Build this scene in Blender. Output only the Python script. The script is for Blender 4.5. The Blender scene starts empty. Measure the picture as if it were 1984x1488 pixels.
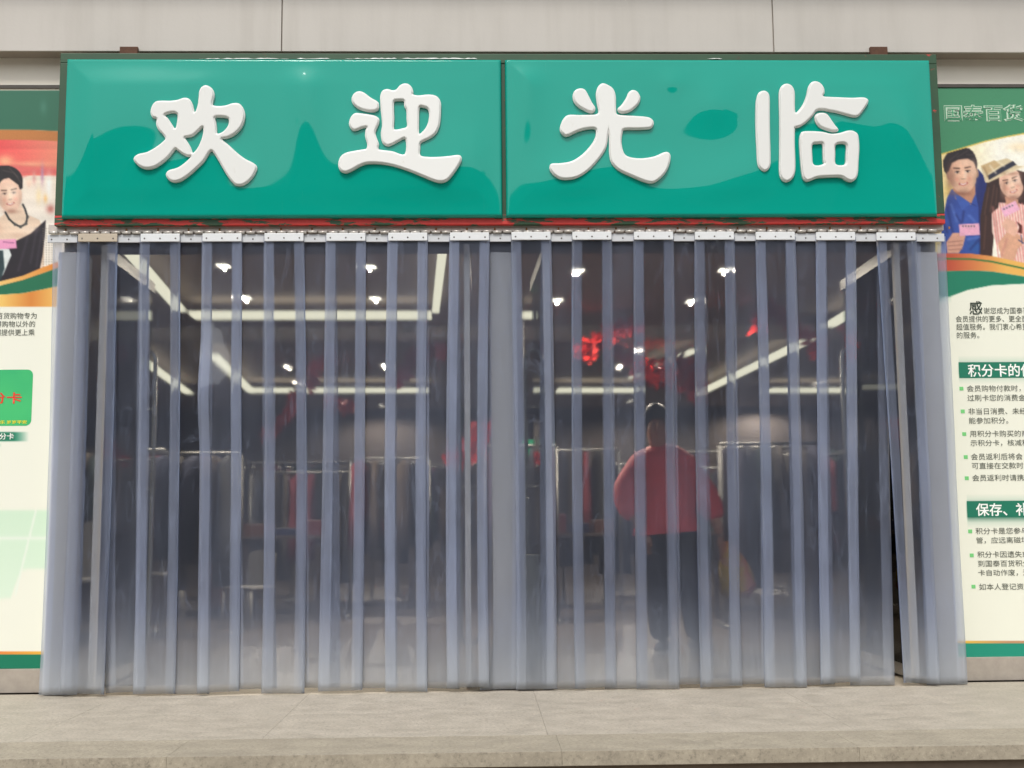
import bpy, bmesh, math, random
import numpy as np
from mathutils import Vector, Matrix
random.seed(7)
rng = np.random.default_rng(11)
R = math.radians
SC = bpy.context.scene
COL = SC.collection

# ------------------------------------------------------------------ camera
CAM_F, CAM_X, CAM_D, CAM_H = 2324.4, -0.1077, 5.819, 0.765        # focal length in photo pixels, metres
YAW, PITCH, ROLL = 0.02725, 0.11979, -0.00924
fw = Vector((math.sin(YAW)*math.cos(PITCH), math.cos(YAW)*math.cos(PITCH), math.sin(PITCH)))
r0 = Vector((math.cos(YAW), -math.sin(YAW), 0)); u0 = r0.cross(fw)
cr, sr = math.cos(ROLL), math.sin(ROLL)
rt, up = cr*r0 + sr*u0, cr*u0 - sr*r0
CP = Vector((CAM_X, -CAM_D, CAM_H))
cam = bpy.data.cameras.new('camera'); cam.sensor_width = 36; cam.lens = 36*CAM_F/1984
cam.dof.use_dof = True; cam.dof.focus_distance = 5.85; cam.dof.aperture_fstop = 5.0; cam.clip_end = 2000; cam.clip_start = 0.05
co = bpy.data.objects.new('camera', cam); COL.objects.link(co)
m = Matrix((rt, up, -fw)).transposed().to_4x4(); m.translation = CP
co.matrix_world = m
SC.camera = co

# ------------------------------------------------------------------ sky, sun, exposure
SUN_EL, SUN_AZ = R(51), R(192)           # azimuth: direction the light comes from, clockwise from +Y
w = bpy.data.worlds.new('World'); SC.world = w; w.use_nodes = True
nt = w.node_tree; nt.nodes.clear()
sky = nt.nodes.new('ShaderNodeTexSky'); sky.sky_type = 'NISHITA'; sky.sun_disc = False
sky.sun_elevation = SUN_EL; sky.sun_rotation = SUN_AZ
sky.air_density = 1.6; sky.dust_density = 1.5; sky.ozone_density = 1.0
hsv = nt.nodes.new('ShaderNodeHueSaturation'); hsv.inputs['Saturation'].default_value = 0.22
bg = nt.nodes.new('ShaderNodeBackground'); bg.inputs[1].default_value = 0.15
out = nt.nodes.new('ShaderNodeOutputWorld')
nt.links.new(sky.outputs[0], hsv.inputs['Color']); nt.links.new(hsv.outputs[0], bg.inputs[0]); nt.links.new(bg.outputs[0], out.inputs[0])
sl = bpy.data.lights.new('sun', 'SUN'); sl.energy = 1.5; sl.angle = R(13); sl.color = (1, 0.96, 0.9)
so = bpy.data.objects.new('sun', sl); COL.objects.link(so); so.location = (0, -20, 30)
sd = Vector((math.sin(SUN_AZ)*math.cos(SUN_EL), math.cos(SUN_AZ)*math.cos(SUN_EL), math.sin(SUN_EL)))
so.rotation_euler = sd.to_track_quat('Z', 'Y').to_euler()
SC.view_settings.view_transform = 'Standard'; SC.view_settings.look = 'None'
SC.view_settings.gamma = 1; SC.view_settings.use_curve_mapping = False
SC.view_settings.exposure = 0.43
SC.render.engine = 'CYCLES'
SC.cycles.use_denoising = True
SC.cycles.max_bounces = 10; SC.cycles.transparent_max_bounces = 28
SC.cycles.sample_clamp_indirect = 6

# ------------------------------------------------------------------ helpers
def ray(px, py):
    return fw + rt*((px-992)/CAM_F) - up*((py-744)/CAM_F)
def atY(px, py, Y):
    d = ray(px, py); return CP + d*((Y-CP.y)/d.y)
def atZ(px, py, Z):
    d = ray(px, py); return CP + d*((Z-CP.z)/d.z)
def s2l(c):
    return tuple(((v/255)/12.92 if v/255 <= 0.04045 else ((v/255+0.055)/1.055)**2.4) for v in c)

def link(o, parent=None):
    COL.objects.link(o)
    if parent is not None:
        o.parent = parent
        if parent.type == 'EMPTY':
            o.matrix_parent_inverse = Matrix.Translation(parent.location).inverted()
    return o
def obj(name, me, mat=None, parent=None, smooth=False):
    if isinstance(me, bmesh.types.BMesh):
        b = me; me = bpy.data.meshes.new(name); b.to_mesh(me); b.free()
    if mat is not None:
        for mm in (mat if isinstance(mat, (list, tuple)) else [mat]): me.materials.append(mm)
    if smooth:
        me.polygons.foreach_set('use_smooth', [True]*len(me.polygons))
    return link(bpy.data.objects.new(name, me), parent)
def tag(o, label, cat, group=None):
    o['label'] = label; o['category'] = cat
    if group: o['group'] = group
    return o
def thing(name, label, cat, loc=(0, 0, 0), group=None):
    o = bpy.data.objects.new(name, None); o.empty_display_size = .1; COL.objects.link(o); o.location = loc
    return tag(o, label, cat, group)
def struct(o):
    o['kind'] = 'structure'; return o
def box(bm, x0, x1, y0, y1, z0, z1, mi=0, bev=0):
    v = [bm.verts.new((x, y, z)) for z in (z0, z1) for y in (y0, y1) for x in (x0, x1)]
    fs = [(0, 2, 3, 1), (4, 5, 7, 6), (0, 1, 5, 4), (2, 6, 7, 3), (0, 4, 6, 2), (1, 3, 7, 5)]
    F = []
    for f in fs:
        q = bm.faces.new([v[i] for i in f]); q.material_index = mi; F.append(q)
    if bev > 0:
        es = list({e for f in F for e in f.edges})
        bmesh.ops.bevel(bm, geom=es, offset=bev, segments=2, profile=.6, affect='EDGES')
    return v
def bx(x0, x1, y0, y1, z0, z1, bev=0):
    bm = bmesh.new(); box(bm, x0, x1, y0, y1, z0, z1, 0, bev); return bm
def tube(bm, pts, rad, n=8, mi=0, cap=True):
    pts = [Vector(p) for p in pts]; rings = []
    if not isinstance(rad, (list, tuple)): rad = [rad]*len(pts)
    prev = None
    for i, p in enumerate(pts):
        t = (pts[min(i+1, len(pts)-1)]-pts[max(i-1, 0)]).normalized()
        if prev is None:
            a = Vector((0, 0, 1)) if abs(t.z) < .9 else Vector((1, 0, 0))
            nrm = t.cross(a).normalized()
        else:
            nrm = (prev - t*prev.dot(t)).normalized()
        prev = nrm; bn = t.cross(nrm)
        rings.append([bm.verts.new(p + (nrm*math.cos(2*math.pi*k/n)+bn*math.sin(2*math.pi*k/n))*rad[i]) for k in range(n)])
    for a, b in zip(rings, rings[1:]):
        for k in range(n):
            f = bm.faces.new((a[k], a[(k+1) % n], b[(k+1) % n], b[k])); f.material_index = mi; f.smooth = True
    if cap:
        bm.faces.new(rings[0][::-1]).material_index = mi; bm.faces.new(rings[-1]).material_index = mi
def eval_mesh(o):
    dg = bpy.context.evaluated_depsgraph_get()
    me = bpy.data.meshes.new_from_object(o.evaluated_get(dg), depsgraph=dg)
    return me

# ------------------------------------------------------------------ materials
class NT:
    def __init__(s, name):
        s.m = bpy.data.materials.new(name); s.m.use_nodes = True
        s.t = s.m.node_tree; s.t.nodes.clear()
        s.out = s.n('ShaderNodeOutputMaterial')
    def n(s, ty, **kw):
        nd = s.t.nodes.new(ty)
        for k, v in kw.items(): setattr(nd, k, v)
        return nd
    def l(s, a, b): s.t.links.new(a, b)
    def val(s, sock, v):
        if hasattr(v, 'is_output') or isinstance(v, bpy.types.NodeSocket): s.l(v, sock)
        else: sock.default_value = v
    def math(s, op, a, b=0.0, c=None, clamp=False):
        nd = s.n('ShaderNodeMath', operation=op); nd.use_clamp = clamp
        s.val(nd.inputs[0], a); s.val(nd.inputs[1], b)
        if c is not None: s.val(nd.inputs[2], c)
        return nd.outputs[0]
    def ramp(s, v, lo, hi, a=0.0, b=1.0):
        nd = s.n('ShaderNodeMapRange'); nd.interpolation_type = 'SMOOTHSTEP'
        s.val(nd.inputs[0], v); nd.inputs[1].default_value = lo; nd.inputs[2].default_value = hi
        nd.inputs[3].default_value = a; nd.inputs[4].default_value = b
        return nd.outputs[0]
    def noise(s, scale, detail=4, rough=.55, stretch=(1, 1, 1), coord='Object', dist=0.0):
        tc = s.n('ShaderNodeTexCoord'); mp = s.n('ShaderNodeMapping'); mp.inputs['Scale'].default_value = stretch
        nz = s.n('ShaderNodeTexNoise'); nz.inputs['Scale'].default_value = scale
        nz.inputs['Detail'].default_value = detail; nz.inputs['Roughness'].default_value = rough
        nz.inputs['Distortion'].default_value = dist
        s.l(tc.outputs[coord], mp.inputs[0]); s.l(mp.outputs[0], nz.inputs['Vector'])
        return nz.outputs['Fac']
    def mix(s, f, a, b):
        nd = s.n('ShaderNodeMix', data_type='RGBA')
        s.val(nd.inputs[0], f); s.val(nd.inputs[6], (*a, 1) if isinstance(a, tuple) else a); s.val(nd.inputs[7], (*b, 1) if isinstance(b, tuple) else b)
        return nd.outputs[2]
    def bump(s, h, strength=.2, dist=.01):
        nd = s.n('ShaderNodeBump'); nd.inputs['Strength'].default_value = strength; nd.inputs['Distance'].default_value = dist
        s.l(h, nd.inputs['Height']); return nd.outputs[0]
    def bsdf(s, col, rough=.5, metal=0., bump=None, spec=.5, coat=0., **kw):
        b = s.n('ShaderNodeBsdfPrincipled')
        s.val(b.inputs['Base Color'], (*col, 1) if isinstance(col, tuple) else col)
        s.val(b.inputs['Roughness'], rough); s.val(b.inputs['Metallic'], metal)
        b.inputs['Specular IOR Level'].default_value = spec; b.inputs['Coat Weight'].default_value = coat
        if bump is not None: s.l(bump, b.inputs['Normal'])
        s.l(b.outputs[0], s.out.inputs[0]); return b
def simple(name, col, rough=.55, metal=0., var=.12, scale=9, bump=.0, spec=.5, stretch=(1, 1, 1)):
    k = NT(name); nz = k.noise(scale, 5, .6, stretch)
    c = k.mix(nz, tuple(v*(1-var*1.6) for v in col), tuple(min(1, v*(1+var)) for v in col))
    k.bsdf(c, rough, metal, k.bump(nz, bump) if bump else None, spec); return k.m
def emit(name, col, st):
    k = NT(name); e = k.n('ShaderNodeEmission'); e.inputs[0].default_value = (*col, 1); e.inputs[1].default_value = st
    k.l(e.outputs[0], k.out.inputs[0]); return k.m
M = {}
# fascia: pale painted metal panel with rain streaks
k = NT('fascia_paint'); a = k.noise(3, 5, .6, (3.2, 1, .35)); b = k.noise(1.6, 4, .6); c = k.noise(60, 3, .5)
f = k.math('MULTIPLY', k.ramp(a, .4, .8), .5); col = k.mix(f, (.53, .495, .45), (.43, .395, .35))
col = k.mix(k.ramp(b, .45, .8, 0, .4), col, (.42, .395, .36)); k.bsdf(col, .5, 0, k.bump(c, .04)); M['fascia'] = k.m
M['wall'] = simple('cream_wall_paint', (.84, .78, .67), .75, 0, .04, 6, .05)
M['soffit'] = simple('soffit_paint', (.36, .31, .26), .8, 0, .12, 4)
M['skirting'] = simple('skirting_stone', (.40, .35, .295), .6, 0, .16, 22, .05)
M['rust_orange'] = simple('orange_rust', (.34, .15, .05), .8, 0, .3, 60)
M['rust'] = simple('rusty_steel', (.13, .06, .035), .8, .2, .35, 40, .1)
# sign frame: green enamel flaked to a red coat
def chipped(name, lo, hi, st):
    k = NT(name); n1 = k.noise(7, 8, .68, st); n2 = k.noise(5, 5, .6)
    red = k.mix(k.noise(60, 3), (.42, .02, .015), (.62, .04, .03)); grn = k.mix(n2, (.012, .05, .022), (.035, .09, .04))
    f = k.ramp(n1, lo, hi); c = k.mix(f, grn, red)
    dirt = k.ramp(k.noise(18, 6, .7), .6, .72); c = k.mix(k.math('MULTIPLY', dirt, .7), c, (.06, .035, .02))
    k.bsdf(c, .5, 0, k.bump(f, .3, .002)); return k.m
M['frame_green'] = chipped('flaked_green_enamel', .66, .69, (1, 1, 3))
M['frame_red'] = chipped('flaked_red_enamel', .47, .49, (.9, 1, 4.5))
# acrylic
k = NT('green_acrylic'); n1 = k.noise(1.1, 2, .5); c = k.mix(n1, (.0, .295, .215), (.004, .33, .255))
d1 = k.ramp(k.noise(26, 7, .7), .74, .78); c = k.mix(k.math('MULTIPLY', d1, .35), c, (.3, .36, .28))
st = k.ramp(k.noise(9, 5, .65, (9, 1, .25)), .68, .82); c = k.mix(k.math('MULTIPLY', st, .12), c, (.35, .4, .33))
k.bsdf(c, k.math('ADD', k.math('MULTIPLY', st, .05), .03), 0, None, .36); M['acrylic'] = k.m
k = NT('white_letter_acrylic'); dz = k.ramp(k.noise(16, 7, .7, (1, 1, .6)), .6, .8)
k.bsdf(k.mix(k.math('MULTIPLY', dz, .55), (.74, .74, .71), (.50, .45, .36)), .32); M['letter'] = k.m
M['plate_white'] = simple('white_plastic_plate', (.74, .75, .76), .4, 0, .05, 14)
M['plate_rear'] = simple('grey_white_plate', (.60, .61, .63), .45, 0, .06, 14)
M['plate_tan'] = simple('yellowed_plate', (.52, .44, .34), .5, 0, .08, 14)
M['rivet'] = simple('rivet_steel', (.16, .15, .14), .5, .6, .2, 60)
M['rail_steel'] = simple('rail_steel', (.62, .56, .50), .38, .35, .2, 30)
M['knuckle'] = simple('zinc_knuckle', (.66, .62, .57), .32, .45, .2, 40)
# PVC strip
def pvc(name, tint, base, edge):
    k = NT(name); uv = k.n('ShaderNodeUVMap'); sp = k.n('ShaderNodeSeparateXYZ'); k.l(uv.outputs[0], sp.inputs[0])
    u, v = sp.outputs[0], sp.outputs[1]
    e = k.ramp(k.math('ABSOLUTE', k.math('SUBTRACT', u, .5)), .235, .27)
    sc = k.noise(6, 6, .65, (10, 1, .5)); sc2 = k.noise(24, 4, .6, (3, 1, .3)); blot = k.noise(3.2, 4, .6)
    scratch = k.ramp(k.noise(70, 2, .5, (6, 1, .12)), .66, .8)
    h = k.math('ADD', base, k.math('MULTIPLY', e, edge))
    h = k.math('MULTIPLY', h, k.math('ADD', .15, k.math('MULTIPLY', k.math('ADD', sc, blot), .88)))
    oi = k.n('ShaderNodeObjectInfo'); h = k.math('MULTIPLY', h, k.math('ADD', .6, k.math('MULTIPLY', oi.outputs['Random'], .85)))
    h = k.math('ADD', h, k.math('MULTIPLY', scratch, .03))
    crease = k.ramp(k.math('ABSOLUTE', k.math('SUBTRACT', k.noise(3, 3, .5, (2.2, 1, .45), dist=1.5), .5)), .012, .0); h = k.math('ADD', h, k.math('MULTIPLY', crease, .05))
    foot_haze = k.math('MULTIPLY', k.math('POWER', k.ramp(v, .75, .0), 2.0), k.math('ADD', .13, k.math('MULTIPLY', sc2, .18)))  # milky foot: dust, plus the platform's bright reflection painted in as haze
    h = k.math('ADD', h, foot_haze, clamp=True)
    tr = k.n('ShaderNodeBsdfTransparent'); tr.inputs[0].default_value = (*tint, 1)
    gl = k.n('ShaderNodeBsdfGlossy'); gl.inputs[0].default_value = (1, 1, 1, 1); gl.inputs['Roughness'].default_value = .06
    bp = k.bump(k.noise(5, 3, .5, (2.2, 1, .8)), .35, .012); k.l(bp, gl.inputs['Normal'])
    fr = k.n('ShaderNodeFresnel'); fr.inputs[0].default_value = 1.42; k.l(bp, fr.inputs['Normal'])
    rf = k.n('ShaderNodeBsdfRefraction'); rf.inputs['Color'].default_value = (*tint, 1); rf.inputs['IOR'].default_value = 1.014; rf.inputs['Roughness'].default_value = .34
    m0 = k.n('ShaderNodeMixShader'); m0.inputs[0].default_value = .5; k.l(tr.outputs[0], m0.inputs[1]); k.l(rf.outputs[0], m0.inputs[2])
    m1 = k.n('ShaderNodeMixShader'); k.l(fr.outputs[0], m1.inputs[0]); k.l(m0.outputs[0], m1.inputs[1]); k.l(gl.outputs[0], m1.inputs[2])
    df = k.n('ShaderNodeBsdfDiffuse')
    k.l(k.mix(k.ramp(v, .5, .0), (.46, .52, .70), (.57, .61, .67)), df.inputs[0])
    m2 = k.n('ShaderNodeMixShader'); k.l(h, m2.inputs[0]); k.l(m1.outputs[0], m2.inputs[1]); k.l(df.outputs[0], m2.inputs[2])
    k.l(m2.outputs[0], k.out.inputs[0]); return k.m
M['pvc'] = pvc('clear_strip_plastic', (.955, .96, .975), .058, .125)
k = NT('strip_cut_edge'); tr = k.n('ShaderNodeBsdfTransparent'); tr.inputs[0].default_value = (.45, .6, .95, 1)
df = k.n('ShaderNodeBsdfPrincipled'); df.inputs['Base Color'].default_value = (.16, .26, .62, 1); df.inputs['Roughness'].default_value = .3
mx = k.n('ShaderNodeMixShader'); mx.inputs[0].default_value = .6; k.l(tr.outputs[0], mx.inputs[1]); k.l(df.outputs[0], mx.inputs[2]); k.l(mx.outputs[0], k.out.inputs[0]); M['pvc_edge'] = k.m
# granite platform
def granite(name, c0, c1, rough=.6):
    k = NT(name); big = k.noise(1.3, 5, .6); fine = k.noise(75, 4, .75); mid = k.noise(9, 6, .65, (.85, 1.2, 1))
    oi = k.n('ShaderNodeObjectInfo')
    c = k.mix(k.ramp(mid, .3, .7), c0, c1)
    c = k.mix(k.ramp(fine, .5, .68, 0, .7), c, tuple(v*.5 for v in c0)); c = k.mix(k.ramp(fine, .45, .3, 0, .6), c, tuple(v*1.4 for v in c1)); wear = k.noise(2.5, 7, .7, (.5, 3.5, 1)); c = k.mix(k.ramp(wear, .5, .8, 0, .28), c, tuple(v*.66 for v in c0)); c = k.mix(k.ramp(k.noise(4.5, 6, .7), .56, .72, 0, .35), c, tuple(v*.6 for v in c0))
    c = k.mix(k.ramp(big, .5, .75, 0, .35), c, tuple(v*.68 for v in c0))
    c = k.mix(k.math('MULTIPLY', oi.outputs['Random'], .25), c, tuple(v*.8 for v in c1))
    k.bsdf(c, k.ramp(mid, .3, .7, rough-.1, rough+.1), 0, k.bump(fine, .12, .004)); return k.m
M['granite'] = granite('granite_slab', (.37, .325, .26), (.48, .425, .35))
M['granite_edge'] = granite('granite_nosing', (.30, .26, .20), (.40, .35, .27), .75)
M['riser'] = simple('riser_stone', (.16, .12, .09), .8, 0, .25, 15, .1)
M['asphalt'] = simple('asphalt', (.05, .05, .05), .9, 0, .2, 30, .1)
M['pavement'] = simple('pavement_stone', (.26, .245, .22), .8, 0, .15, 12, .05)
# doors
M['alu_post'] = simple('brushed_aluminium_post', (.93, .92, .90), .40, .0, .06, 6, 0, .5, (1, 1, .15))
M['stile'] = simple('white_door_stile', (.88, .87, .84), .45, 0, .08, 8)
M['chrome'] = simple('stainless_tube', (.62, .63, .61), .22, .95, .05, 20)
k = NT('door_glass'); tr = k.n('ShaderNodeBsdfTransparent'); tr.inputs[0].default_value = (.86, .90, .88, 1)
gl = k.n('ShaderNodeBsdfGlossy'); gl.inputs['Roughness'].default_value = .02; fr = k.n('ShaderNodeFresnel'); fr.inputs[0].default_value = 1.45
mx = k.n('ShaderNodeMixShader'); k.l(fr.outputs[0], mx.inputs[0]); k.l(tr.outputs[0], mx.inputs[1]); k.l(gl.outputs[0], mx.inputs[2]); k.l(mx.outputs[0], k.out.inputs[0]); M['glass'] = k.m
M['dark'] = simple('dark_header_paint', (.055, .04, .035), .6, 0, .2, 8)
# interior
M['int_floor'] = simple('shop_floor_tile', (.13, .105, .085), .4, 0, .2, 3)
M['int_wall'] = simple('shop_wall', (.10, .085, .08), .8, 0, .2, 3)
M['ceiling'] = simple('shop_ceiling', (.40, .32, .28), .8, 0, .1, 2)
M['cove'] = emit('cove_tube', (1, .96, .70), .7)
M['lamp'] = emit('downlight_lamp', (1, .93, .75), 5)
M['trim'] = simple('lamp_trim', (.5, .5, .48), .4, .5)
M['red'] = simple('red_tinsel', (.66, .035, .028), .5, 0, .3, 30)
M['green_sign'] = simple('green_hanging_board', (.01, .34, .17), .45, 0, .1, 5)
M['white_plastic'] = simple('white_chair_plastic', (.34, .34, .335), .4, 0, .05, 8)
M['orange'] = simple('orange_laminate', (.55, .19, .02), .45, 0, .12, 8)
M['jacket'] = simple('red_quilted_jacket', (.88, .07, .08), .6, 0, .3, 10, .6)
M['trousers'] = simple('dark_trousers', (.03, .03, .036), .85, 0, .25, 20)
M['skin'] = simple('skin', (.42, .22, .15), .5, 0, .06, 12)
M['hair'] = simple('black_hair', (.012, .01, .01), .45, 0, .3, 40)
M['shoe'] = simple('dark_shoe', (.03, .035, .05), .6)
M['sole'] = simple('white_sole', (.65, .65, .63), .6)
M['rackmetal'] = simple('rack_chrome', (.30, .30, .29), .42, .8)
M['drape'] = simple('white_drape', (.62, .64, .62), .7, 0, .08, 6)
k = NT('printed_poster'); vc = k.n('ShaderNodeVertexColor'); vc.layer_name = 'print'
k.bsdf(vc.outputs[0], .42, 0, k.bump(k.noise(3, 3, .5), .06, .01)); M['print'] = k.m
M['backing'] = simple('board_backing', (.3, .3, .29), .7)
M['trim_dark'] = simple('dark_board_trim', (.07, .06, .05), .6, 0, .25, 20)
def flat(name, rgb, rough=.45): return simple(name, s2l(rgb), rough, 0, .03, 12)
M['ink'] = flat('grey_print_ink', (88, 92, 82)); M['ink_white'] = flat('white_print_ink', (245, 247, 240))
M['ink_dark'] = flat('dark_print_ink', (50, 62, 52)); M['ink_red'] = flat('red_print_ink', (225, 62, 45)); M['ink_yellow'] = flat('yellow_print_ink', (235, 225, 60))
M['ink_pale'] = flat('pale_outline_ink', (190, 214, 190)); M['ink_title'] = flat('green_title_ink', (78, 148, 108)); M['ink_bullet'] = flat('bullet_ink', (120, 205, 125))
M['far_wall'] = simple('far_building_render', (.16, .15, .14), .8, 0, .15, 2); M['far_wall2'] = simple('far_building_brick', (.13, .10, .085), .8, 0, .2, 3)
M['far_glass'] = simple('far_window_glass', (.03, .035, .04), .1, 0, .1, 2)

# ------------------------------------------------------------------ ground, platform, street
YE = -1.567                                   # platform front edge
struct(obj('road', bx(-200, 200, -200, -7.5, -.86, -.75), M['asphalt']))
struct(obj('pavement', bx(-60, 60, -7.5, -2.6, -.80, -.62), M['pavement']))
pl = struct(obj('platform', bx(-9, 9, YE+.03, .10, -.9, -.052), M['riser']))
def slab(x0, x1, y0, y1, mat, z0=-.05, z1=0., j=.0004):
    return obj('stone_slab', bx(x0+j, x1-j, y0+j, y1-j, z0, z1, .0008), mat, pl)
xf = [-9., -6.4, -4.35, atZ(322, 1467, 0).x, atZ(1089, 1457, 0).x, atZ(1662, 1446, 0).x, 3.4, 5.2, 7.1, 9.]
for a, b in zip(xf, xf[1:]):
    slab(a, b, YE, YE+.34, M['granite_edge'], z0=-.049, z1=.0)
xb = [-9., -7.3, -5.6, -3.95, atZ(120, 1400, 0).x, atZ(520, 1420, 0).x, atZ(1052, 1395, 0).x, 1.3, 2.45, 4.1, 5.8, 7.4, 9.]
for a, b in zip(xb, xb[1:]):
    slab(a, b, YE+.34, -.62, M['granite'])
    slab(a+.0, b+.0, -.62, .10, M['granite'])
for i in range(4):                            # steps down to the pavement
    z = -.15*(i+1)
    st = struct(obj('step', bx(-9, 9, YE-.32*(i+1), YE+.05-.32*i, z-.15, z-.04), M['riser']))
    for a in range(-9, 9, 2):
        obj('stone_slab', bx(a+.002, a+1.998, YE-.32*(i+1)-.02, YE+.028-.32*i, z-.038, z, .004), M['granite_edge'], st)

# ------------------------------------------------------------------ shop front
YW = .165                                     # wall face
YF = .06                                     # fascia face
XL = atY(112, 900, YW).x; XR = atY(1826, 900, YW).x
ZO = atY(970, 480, .24).z                     # head of the opening
zf = atY(992, 100, YF).z
bld = thing('shop_building', 'pale panelled shop front around a wide entrance under a green sign', 'building', (0, YW, 0))
ztop = zf+.52
bm = bmesh.new(); box(bm, -9, XL, YW, YW+.22, 0, ztop)
obj('wall', bm, M['wall'], bld)
bm = bmesh.new(); box(bm, XR, 9, YW, YW+.22, 0, ztop); obj('wall', bm, M['wall'], bld)
obj('lintel', bx(XL, XR, YW+.02, YW+.22, ZO+.10, ztop), M['wall'], bld)
obj('header_box', bx(XL+.002, XR-.002, .235, YW+.21, ZO, ZO+.099), M['dark'], bld)
# fascia with its panels
fas = obj('fascia', bx(-9, 9, YF+.012, YW-.001, zf+.004, ztop), M['soffit'], bld)
xs = [-9, -6.6, -3.9, atY(546, 60, YF).x, atY(1498, 60, YF).x, atY(2420, 60, YF).x, 6.8, 9]
for a, b in zip(xs, xs[1:]):
    obj('fascia_panel', bx(a+.003, b-.003, YF, YF+.011, zf, ztop, .002), M['fascia'], fas)
obj('shading_ledge', bx(-9, 9, YF-.20, YW+.22, ztop+.002, ztop+.14), M['soffit'], bld)  # unseen ledge, added above the fascia to shade its upper part
obj('upper_wall', bx(-9, 9, YW, YW+.22, ztop+.142, ztop+4.2), M['fascia'], bld)
# skirting pieces
zs = atY(40, 1296, YW-.02).z; zs2 = atY(1950, 1274, YW-.02).z
for x0, x1 in ((-9, -6.1), (-6.1, -4.2), (-4.2, XL-.002), (XR+.002, 4.4), (4.4, 6.3), (6.3, 9)):
    obj('skirting_stone', bx(x0+.001, x1-.001, YW-.02, YW-.001, .001, zs, .003), M['skirting'], bld)
# door posts
def zpost(px): return ZO
for a, b in ((113, 165), (950, 1001), (1774, 1816)):
    x0 = atY(a, 488, .05).x; x1 = atY(b, 488, .05).x
    bm = bx(x0, x1, .05, YW-.002 if a != 950 else .30, .001, atY((a+b)/2, 488, .05).z, .005)
    obj('door_post', bm, M['alu_post'], bld)

# ------------------------------------------------------------------ signboard
YS = -.075                                     # acrylic face
def SX(px, py): return atY(px, py, YS)
sgn = thing('signboard', 'long green acrylic signboard with four raised white characters over the entrance', 'sign', (0, YS, atY(976, 430, YS).z))
zt, zb = atY(976, 113.5, YS).z, atY(976, 419.5, YS).z
xl, xr, xm0, xm1 = atY(122, 270, YS).x, atY(1811, 270, YS).x, atY(972.5, 270, YS).x, atY(979.5, 270, YS).x
YFr = -.045
fzt, fzb = atY(976, 104, YFr).z, atY(976, 435, YFr).z
fxl, fxr = atY(111, 270, YFr).x, atY(1823, 270, YFr).x
fr = obj('frame', bx(fxl+.006, fxr-.006, YFr+.004, YF-.004, fzb+.006, fzt-.006), M['frame_green'], sgn)
bw = .05
obj('frame_rail', bx(fxl, fxr, YFr, YFr+.03, fzb, fzb+bw, .003), M['frame_red'], fr)
obj('frame_rail', bx(fxl, fxr, YFr, YFr+.03, fzt-bw, fzt, .003), M['frame_green'], fr)
obj('frame_rail', bx(fxl, fxl+bw, YFr+.001, YFr+.03, fzb+bw+.001, fzt-bw-.001, .003), M['frame_green'], fr)
obj('frame_rail', bx(fxr-bw, fxr, YFr+.001, YFr+.03, fzb+bw+.001, fzt-bw-.001, .003), M['frame_green'], fr)
for px in (250, 1702):
    p = atY(px, 98, YF-.012)
    obj('bracket', bx(p.x-.045, p.x+.045, YF-.02, YF-.001, fzt-.006, p.z+.018, .002), M['rust'], sgn)
for pa, pb in ((385, 560), (575, 640), (668, 770), (772, 925), (1370, 1400)):     # peeling film along the top edge
    bm = bmesh.new(); n = int((pb-pa)/6); lo = []; hi = []
    for i in range(n+1):
        p = atY(pa+(pb-pa)*i/n, 112.5, YFr-.004); h_ = random.uniform(.001, .006)*(1 if 0 < i < n else .1)
        lo.append(bm.verts.new((p.x, YFr-.003-random.uniform(0, .004), p.z-.004))); hi.append(bm.verts.new((p.x, YFr-.002-random.uniform(0, .002), p.z-.004+h_)))
    for i in range(n): bm.faces.new((lo[i], lo[i+1], hi[i+1], hi[i]))
    obj('peeling_film', bm, M['letter'], sgn)
def disp(x, z, x0, x1, z0, z1, waves):
    e = max(0, min(x-x0, x1-x, z-z0, z1-z)); win = min(1, e/.15); win = win*win*(3-2*win); d = 0
    for (cx, cz, sx, sz, am, rot) in waves:
        ax, az = (x-x0)/(x1-x0)-cx, ((z-z0)/(z1-z0)-cz)*.36
        ax, az = ax*math.cos(rot)+az*math.sin(rot), -ax*math.sin(rot)+az*math.cos(rot)
        d += am*math.exp(-(ax/sx)**2-(az/sz)**2)
    return 1.6*d*win
def panel(x0, x1, z0, z1, waves):
    nx, nz = 190, 84; vs = []; fs = []
    for j in range(nz+1):
        for i in range(nx+1):
            s, t = i/nx, j/nz
            # denser rows near the rim so the lip rounds over
            s = .5-.5*math.cos(math.pi*s)*(.35)+(s-.5)*.65; t = .5-.5*math.cos(math.pi*t)*.35+(t-.5)*.65
            x = x0+(x1-x0)*s; z = z0+(z1-z0)*t
            e = min(x-x0, x1-x, z-z0, z1-z)
            lip = min(1, e/.012); lip = math.sqrt(max(0, 1-(1-lip)**2))*.022
            vs.append((x, YS+.022-lip-disp(x, z, x0, x1, z0, z1, waves), z))
    for j in range(nz):
        for i in range(nx):
            a = j*(nx+1)+i; fs.append((a, a+1, a+nx+2, a+nx+1))
    n0 = len(vs)                          # sides back to the frame
    rim = [j*(nx+1) for j in range(nz+1)]; rim2 = [j*(nx+1)+nx for j in range(nz+1)]
    per = list(range(0, nx+1)) + rim2[1:] + list(range(nz*(nx+1)+nx-1, nz*(nx+1)-1, -1)) + rim[-2:0:-1]
    for k_ in per: vs.append((vs[k_][0], YFr+.012, vs[k_][2]))
    L = len(per)
    for k_ in range(L): fs.append((per[k_], n0+k_, n0+(k_+1) % L, per[(k_+1) % L]))
    me = bpy.data.meshes.new('panel'); me.from_pydata(vs, [], fs); me.update(); return me
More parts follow.
